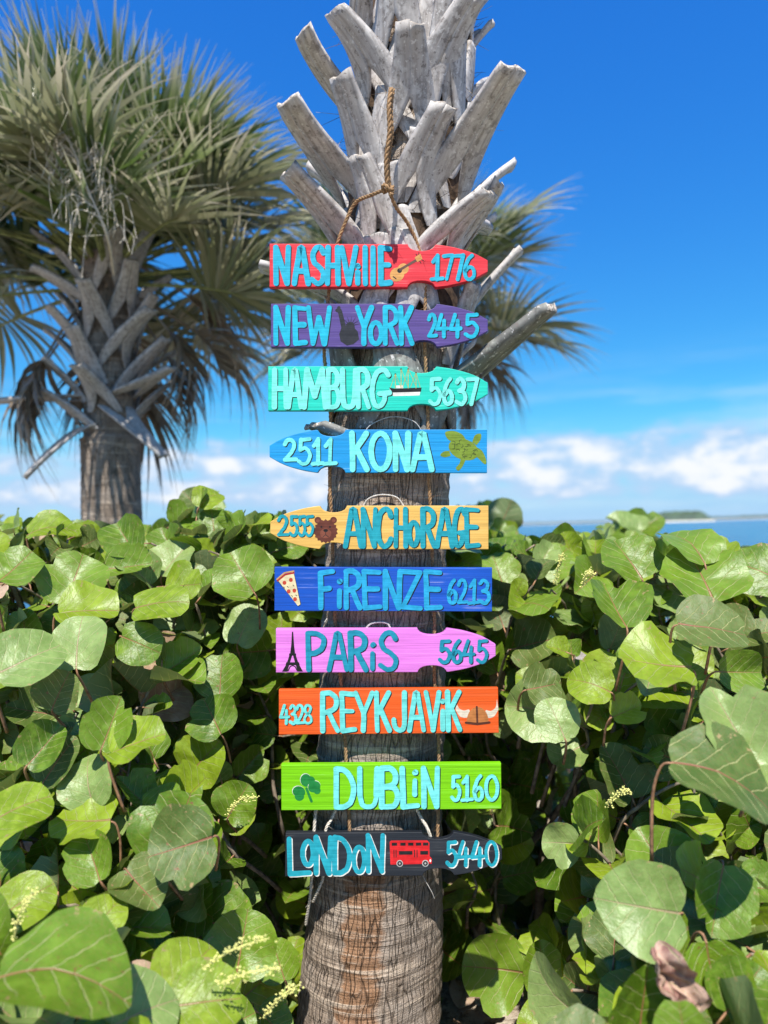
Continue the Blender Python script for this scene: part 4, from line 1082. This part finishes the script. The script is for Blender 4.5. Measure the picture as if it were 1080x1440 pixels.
def add_leaf(shrub, base, tip, nrm, size, mat, gi=None, prio=0, hero=False):
    c = base + tip.normalized() * size * .45
    if not leaf_ok(c, size * .5, hero): return False
    if gi is None: gi = random.randrange(12)
    leaves[shrub.name].append((leaf_matrix(base, tip, nrm, size), gi, mat, prio)); return True
UPV = Vector((0, 0, 1)); 
FACE = Vector((0, -0.55, 0.83))
def pick_mat():
    r = random.random()
    return M_leaf if r < .42 else M_leaf_young if r < .71 else M_leaf_pale if r < .86 else M_leaf_old if r < .985 else M_leaf_dead

# hand-placed leaves: px, py of blade centre, depth, width px, tip angle in picture (deg, 90 = up), tilt of face upward (deg), kind
HL = [
 (104,817,1.85,92,80,35,'n'),(122,862,1.75,95,25,62,'y'),(224,849,1.74,90,10,55,'y'),(195,905,1.72,74,-25,30,'n'),(342,808,1.85,84,120,25,'n'),(176,757,2.0,76,125,30,'n'),
 (85,973,1.55,66,70,15,'o'),(155,1020,1.5,88,75,20,'n'),(192,1048,1.47,92,40,64,'y'),(40,925,1.5,110,50,45,'p'),(372,775,2.2,66,60,30,'p'),(180,796,1.95,74,10,40,'n'),
 (293,702,2.25,50,60,40,'y'),(300,738,2.22,52,100,30,'n'),(110,905,1.6,100,100,30,'p'),(20,800,1.8,80,70,50,'n'),(70,745,2.05,72,30,55,'y'),(245,790,2.05,70,70,40,'p'),
 (968,768,1.72,100,95,52,'n'),(884,790,1.78,86,105,42,'n'),(988,817,1.66,116,95,50,'n'),(866,853,1.66,104,92,52,'n'),(925,935,1.5,118,165,60,'y'),(1066,803,1.7,96,140,35,'n'),
 (1035,1025,1.3,138,110,30,'p'),(831,963,1.6,72,150,35,'y'),(783,1012,1.62,72,110,25,'p'),(762,966,1.8,62,15,30,'o'),(1000,882,1.5,112,-25,55,'o'),(1040,945,1.6,76,0,15,'n'),
 (907,1276,1.25,138,170,22,'p'),(1010,1262,1.3,112,250,25,'n'),(1004,1374,1.2,118,-80,10,'n'),(733,1125,1.95,78,160,15,'n'),(696,1362,2.0,100,175,10,'n'),(764,1362,1.85,78,95,15,'n'),
 (1012,1095,1.22,170,-42,62,'o'),(866,1376,1.4,80,100,55,'p'),(880,1000,1.6,60,30,40,'y'),(700,800,2.2,66,100,30,'n'),(780,790,2.2,74,60,40,'n'),
 (82,1376,1.05,215,4,84,'n'),(262,1372,1.25,110,60,45,'y'),(290,1408,1.2,118,15,52,'y'),(185,1432,1.15,135,35,45,'p'),(247,1172,1.42,118,75,25,'n'),(258,1190,1.36,104,200,30,'o'),(130,1208,1.4,86,120,35,'n'),
 (198,1245,1.36,96,-60,60,'o'),(334,1128,1.75,64,60,15,'n'),(126,1102,1.5,86,110,20,'p'),(30,1270,1.3,100,55,50,'y'),(120,1155,1.45,96,175,66,'y'),(340,1328,1.5,98,80,25,'n'),(392,1352,1.7,64,110,20,'n'),
 (60,1050,1.5,80,60,30,'n'),(20,1140,1.35,110,60,60,'y'),(310,950,1.85,76,95,20,'n'),(255,930,1.8,72,40,30,'n'),(300,1010,1.8,70,120,30,'n'),(345,880,1.95,72,75,25,'p'),
]
mk = {'n': M_leaf, 'y': M_leaf_young, 'p': M_leaf_pale, 'o': M_leaf_old}
taken = []
for (px, py, d, w, ang, tilt, kd) in HL:
    c = P(px, py, d); size = w * d / F * .88
    a = R_(ang); T = (CX * math.cos(a) + CY * math.sin(a))
    nrm = CZ * math.cos(R_(tilt)) + CY * math.sin(R_(tilt)) + CX * random.uniform(-.2, .2)
    T = (T - nrm * T.dot(nrm) / nrm.length_squared).normalized()
    sh_ = left_shrub if px < 530 else right_shrub
    if not add_leaf(sh_, c - T * size * .45, T, nrm, size, mk[kd], random.choice(FLAT), 10, True): continue
    bpt = c - T * size * .45
    nn_ = nrm.normalized(); pth_ = catmull([bpt + T * size * .03, bpt - T * size * .06 - nn_ * size * .08, bpt - T * size * .08 - nn_ * size * .35 - UPV * size * .12, bpt - nn_ * size * .75 - UPV * size * .45], 4)
    stems[sh_.name].append((pth_, list(np.linspace(.0020, .0036, len(pth_))), 1))
    taken.append((px, py, w * .5, d))
# one shrivelled leaf
sv, sf, su = leaf_geo(77, 44, 12, 4, .42, 2.6, .9, .5)
sv = [(x + .05 * math.sin(y * 9) + .02 * math.sin(y * 31 + x * 20), y * 1.0, z + .06 * math.sin(y * 13) + .035 * math.sin(x * 40 + y * 17) + .025 * math.sin(y * 47 - x * 30)) for x, y, z in sv]
so_ = mesh_obj('withered_leaf', sv, sf, leaf_material('withered_leaf', (0.34, 0.15, 0.13), (0.86, 0.66, 0.48), (0.70, 0.48, 0.36), (0.22, 0.05, 0.06), 1.1, .15, .2), None, True, None, su)
so_.matrix_world = leaf_matrix(P(918, 1330, 1.14), (P(955, 1425, 1.12) - P(918, 1330, 1.14)), CZ + CX * .3, .135); so_['label'] = 'shrivelled pink and brown leaf'
so_.parent = right_shrub; so_.matrix_parent_inverse = Matrix.Translation(right_shrub.location).inverted()

def shoot(px, py, d, layer):
    """one leafy shoot: a short stem with alternate leaves"""
    c = P(px, py, d)
    if c.z < 0.08: return
    if layer >= 3 or abs(px - 535) < 140: sh_ = mid_shrub if 330 < px < 760 else (left_shrub if px < 530 else right_shrub)
    else: sh_ = left_shrub if px < 535 else right_shrub
    up = Vector((random.gauss(0, .45), random.gauss(-.35, .35), random.uniform(.35, 1.0))).normalized()
    n = random.randint(3, 7); L = random.uniform(.14, .28); az = random.uniform(0, 6.28)
    side = up.orthogonal().normalized()
    pts = []; got = 0
    for i in range(n):
        t = i / max(n - 1, 1); p = c + up * L * (t - .5) + Vector((0, 0, .02 * math.sin(t * 3)))
        pts.append(p); az += 2.5 + random.gauss(0, .4)
        out = (Matrix.Rotation(az, 3, up) @ side)
        T = (out * 1.0 + up * random.uniform(.1, .8) + Vector((0, -.12, .1))).normalized()
        nrm = (FACE * random.uniform(.25, 1.1) + up * .35 + Vector((random.gauss(0, .58), random.gauss(-.1, .5), random.gauss(0, .42)))).normalized()
        s = random.uniform(.065, .145) * (1 - .25 * (t > .85))
        px2, py2, d2 = proj(p + T * s * .45)
        if layer == 0 and any(math.hypot(px2 - a, py2 - b) < r_ * .75 and d2 < dd + .05 for a, b, r_, dd in taken): continue
        mat = pick_mat()
        stalk = .022
        if add_leaf(sh_, p + T * stalk, T, nrm, s, mat, None, 5 - layer):
            got = len(pts)
            stems[sh_.name].append(([p, p + T * stalk * 1.2], [.0026, .002], 1))
    pts = pts[:got]
    if got > 1 and all(proj(q)[1] > ridge(proj(q)[0]) + 14 for q in pts):
        q = c - up * L * .5
        root = q + Vector((random.gauss(0, .08), random.uniform(.02, .25), -random.uniform(.12, .35)))
        stems[sh_.name].append((catmull([root, q.lerp(root, .5) + Vector((random.gauss(0, .02), 0, 0)), q] + pts[1:], 2), None, 0))
LAY = [(0.0, 0.10, 215), (0.12, 0.26, 210), (0.28, 0.5, 180), (0.5, 0.9, 160), (0.9, 1.8, 170)]
for li, (o0, o1, n) in enumerate(LAY):
    for i in range(n):
        for _try in range(12):
            px = random.uniform(-170, 1250); py = random.uniform(745, 1560) if li < 3 else random.uniform(740, 1300)
            if py > ridge(px) + 10: break
        d = front(px, py) + random.uniform(o0, o1)
        shoot(px, py, d, li)
# crest shoots so the skyline is made of leaves, and the shaded mass behind the trunk
for i in range(110):
    px = random.uniform(-150, 1230); py = ridge(px) + random.uniform(22, 75); shoot(px, py, front(px, py) + random.uniform(.05, .9), 2)
for i in range(150):
    px = random.uniform(330, 740); py = random.uniform(745, 1300); shoot(px, py, random.uniform(2.12, 3.0), 3)
for i in range(80):
    px = random.uniform(-60, 360); py = random.uniform(775, 960); shoot(px, py, random.uniform(2.4, 3.3), 3)
# far bush
for i in range(70):
    px = random.choice((random.uniform(610, 720), random.uniform(860, 915), random.uniform(1000, 1120))); d = random.uniform(3.6, 5.0)
    top = float(np.interp(px, [560, 640, 660, 690, 730, 850, 875, 900, 930, 960, 1010, 1030, 1100], [745, 712, 694, 724, 752, 752, 712, 722, 762, 768, 776, 756, 772]))
    py = random.uniform(top + 12, top + 110); c = P(px, py, d)
    for k in range(4):
        T = Vector((random.gauss(0, 1), random.gauss(-.3, .6), random.uniform(-.2, 1))).normalized()
        nrm = (FACE + Vector((random.gauss(0, .4), random.gauss(0, .4), random.gauss(0, .4)))).normalized(); s = random.uniform(.12, .18)
        b_ = c + Vector((random.gauss(0, .06), random.gauss(0, .1), random.gauss(0, .06)))
        q = proj(b_ + T * s * .45)
        if q[1] - s * .4 * F / q[2] < top - 2: continue
        leaves[far_shrub.name].append((leaf_matrix(b_, T, nrm, s), random.randrange(12), random.choice((M_leaf_young, M_leaf_pale, M_leaf)), 0))
    stems[far_shrub.name].append((catmull([Vector((c.x * .97, c.y + .1, 0)), c + Vector((0, .05, -.4)), c], 3), None, 0))

def finish_shrub(s):
    L = leaves[s.name]; inv = Matrix.Translation(s.location).inverted()
    def score(l):
        c = l[0] @ Vector((0, .45, 0)); px, py, d = proj(c)
        inside = -40 < px < 1120 and 640 < py < 1480
        return (1 if inside else 0) * (l[3] + 1) / d
    L.sort(key=score, reverse=True)
    for M, gi, mat, _ in L[:290]:
        link_copy('leaf', leaf_mesh(gi, mat), s, inv @ M)
    rest = L[290:]
    if rest:
        mats = [M_leaf, M_leaf_young, M_leaf_pale, M_leaf_old, M_leaf_dead]
        V = []; Fc = []; UV = []; fm = []; off = 0
        for M, gi, mat, _ in rest:
            v, f, u = LG[gi]; A = np.array(M); vv = np.asarray(v) @ A[:3, :3].T + A[:3, 3]
            V += vv.tolist(); UV += u; Fc += [tuple(i + off for i in q) for q in f]; fm += [mats.index(mat)] * len(f); off += len(v)
        o = put(mesh_obj('inner_foliage', V, Fc, mats, None, True, fm, UV), s); o['kind'] = 'stuff'
    st = [x for x in stems[s.name] if x[2] == 0]; pt = [x for x in stems[s.name] if x[2] == 1]
    for path, r, _ in st[:200]:
        mb = MB(); n = len(path); mb.tube(path, list(np.linspace(.0065, .0028, n)), 5); put(mb.build('stem', [M_stem], None, True), s)
    mb = MB()
    for path, r, _ in st[200:]: mb.tube(path, list(np.linspace(.0065, .0028, len(path))), 4, 0)
    for path, r, _ in pt: mb.tube(path, r, 4, 1)
    if mb.f: put(mb.build('leaf_stalks', [M_stem, M_petiole], None, True), s)['kind'] = 'stuff'
    # main limbs rising out of the sand
    for i in range(7):
        x = s.location.x + random.uniform(-.7, .7); y = s.location.y + random.uniform(-.25, .5)
        if abs(x - .02) < .45: y = max(y, 2.45)
        if y < 1.9 and abs(x) < .75: x = math.copysign(.8, x)
        mb = MB(); e = Vector((x + math.copysign(abs(random.gauss(0, .2)), x), y + abs(random.gauss(0, .2)), random.uniform(.8, 1.15)))
        pth = catmull([(x, y, -.05), (x + random.gauss(0, .08), y + random.gauss(0, .08), .4), e], 5); mb.tube(pth, list(np.linspace(.022, .008, len(pth))), 7); put(mb.build('branch', [M_stem], None, True), s)
for s in (left_shrub, right_shrub, mid_shrub, far_shrub): finish_shrub(s)

def spike(p0, p1, d, shrub, bend=10):
    a, b = P(*p0, d), P(*p1, d - .02); m = a.lerp(b, .5) + Vector((0, -.01, bend * d / F))
    path = catmull([a, m, b], 9); mb = MB(); mb.tube(path, list(np.linspace(.0018, .0008, len(path))), 4, 0)
    for i in range(95):
        q = Vector(path[min(len(path) - 1, int(len(path) * random.random() ** .9))]) + Vector((random.gauss(0, .0042), random.gauss(0, .0042), random.gauss(0, .0042)))
        r = random.uniform(.0014, .0026)
        V = [q + Vector(v) * r for v in ((1, 0, 0), (-1, 0, 0), (0, 1, 0), (0, -1, 0), (0, 0, 1), (0, 0, -1))]
        mb.add(V, [(0, 2, 4), (2, 1, 4), (1, 3, 4), (3, 0, 4), (2, 0, 5), (1, 2, 5), (3, 1, 5), (0, 3, 5)], 0)
    put(mb.build('flower_spike', [M_flower]), shrub)
for p0, p1, d in (((285, 1362), (372, 1320), 1.17), ((312, 1382), (392, 1362), 1.16), ((372, 1428), (420, 1385), 1.3), ((20, 1318), (48, 1252), 1.18), ((322, 1142), (358, 1122), 1.68)): spike(p0, p1, d, left_shrub)
for p0, p1, d in (((854, 1131), (884, 1112), 1.5), ((820, 822), (832, 808), 1.65), ((780, 820), (792, 780), 2.0)): spike(p0, p1, d, right_shrub)

# fallen leaves on the sand under the shrubs
V = []; Fc = []; UV = []; off = 0
for i in range(420):
    x = random.uniform(-2.2, 2.2); y = random.uniform(.7, 4.5)
    v, f, u = LG[random.randrange(12)]
    T = Vector((random.gauss(0, 1), random.gauss(0, 1), random.gauss(0, .25))); nn = Vector((random.gauss(0, .35), random.gauss(-.2, .35), 1))
    A = np.array(leaf_matrix(Vector((x, y, .045)), T, nn, random.uniform(.09, .16)))
    vv = np.asarray(v) @ A[:3, :3].T + A[:3, 3]; vv[:, 2] -= min(0, vv[:, 2].min() - .03)
    V += vv.tolist(); UV += u; Fc += [tuple(k + off for k in q) for q in f]; off += len(v)
tag(mesh_obj('leaf_litter', V, Fc, M_leaf_dead, None, True, None, UV), 'dry brown fallen leaves covering the sand', None, None, 'stuff')

# ------------------------------------------------------------------ thin sea haze
V = [(x, y, z) for z in (-5.3, 9.6) for y in (-9300, 12300) for x in (-15300, 15300)]
hz = bpy.data.materials.new('sea_haze'); hz.use_nodes = True; nt = hz.node_tree; nt.nodes.clear()
ho = nt.nodes.new('ShaderNodeOutputMaterial'); pv = nt.nodes.new('ShaderNodeVolumePrincipled')
pv.inputs['Color'].default_value = (.86, .92, 1.0, 1); pv.inputs['Density'].default_value = 0.00008; pv.inputs['Anisotropy'].default_value = 0.0
nt.links.new(pv.outputs[0], ho.inputs['Volume'])
tag(mesh_obj('haze', V, [(0, 2, 3, 1), (4, 5, 7, 6), (0, 1, 5, 4), (2, 6, 7, 3), (0, 4, 6, 2), (1, 3, 7, 5)], hz), kind='stuff')
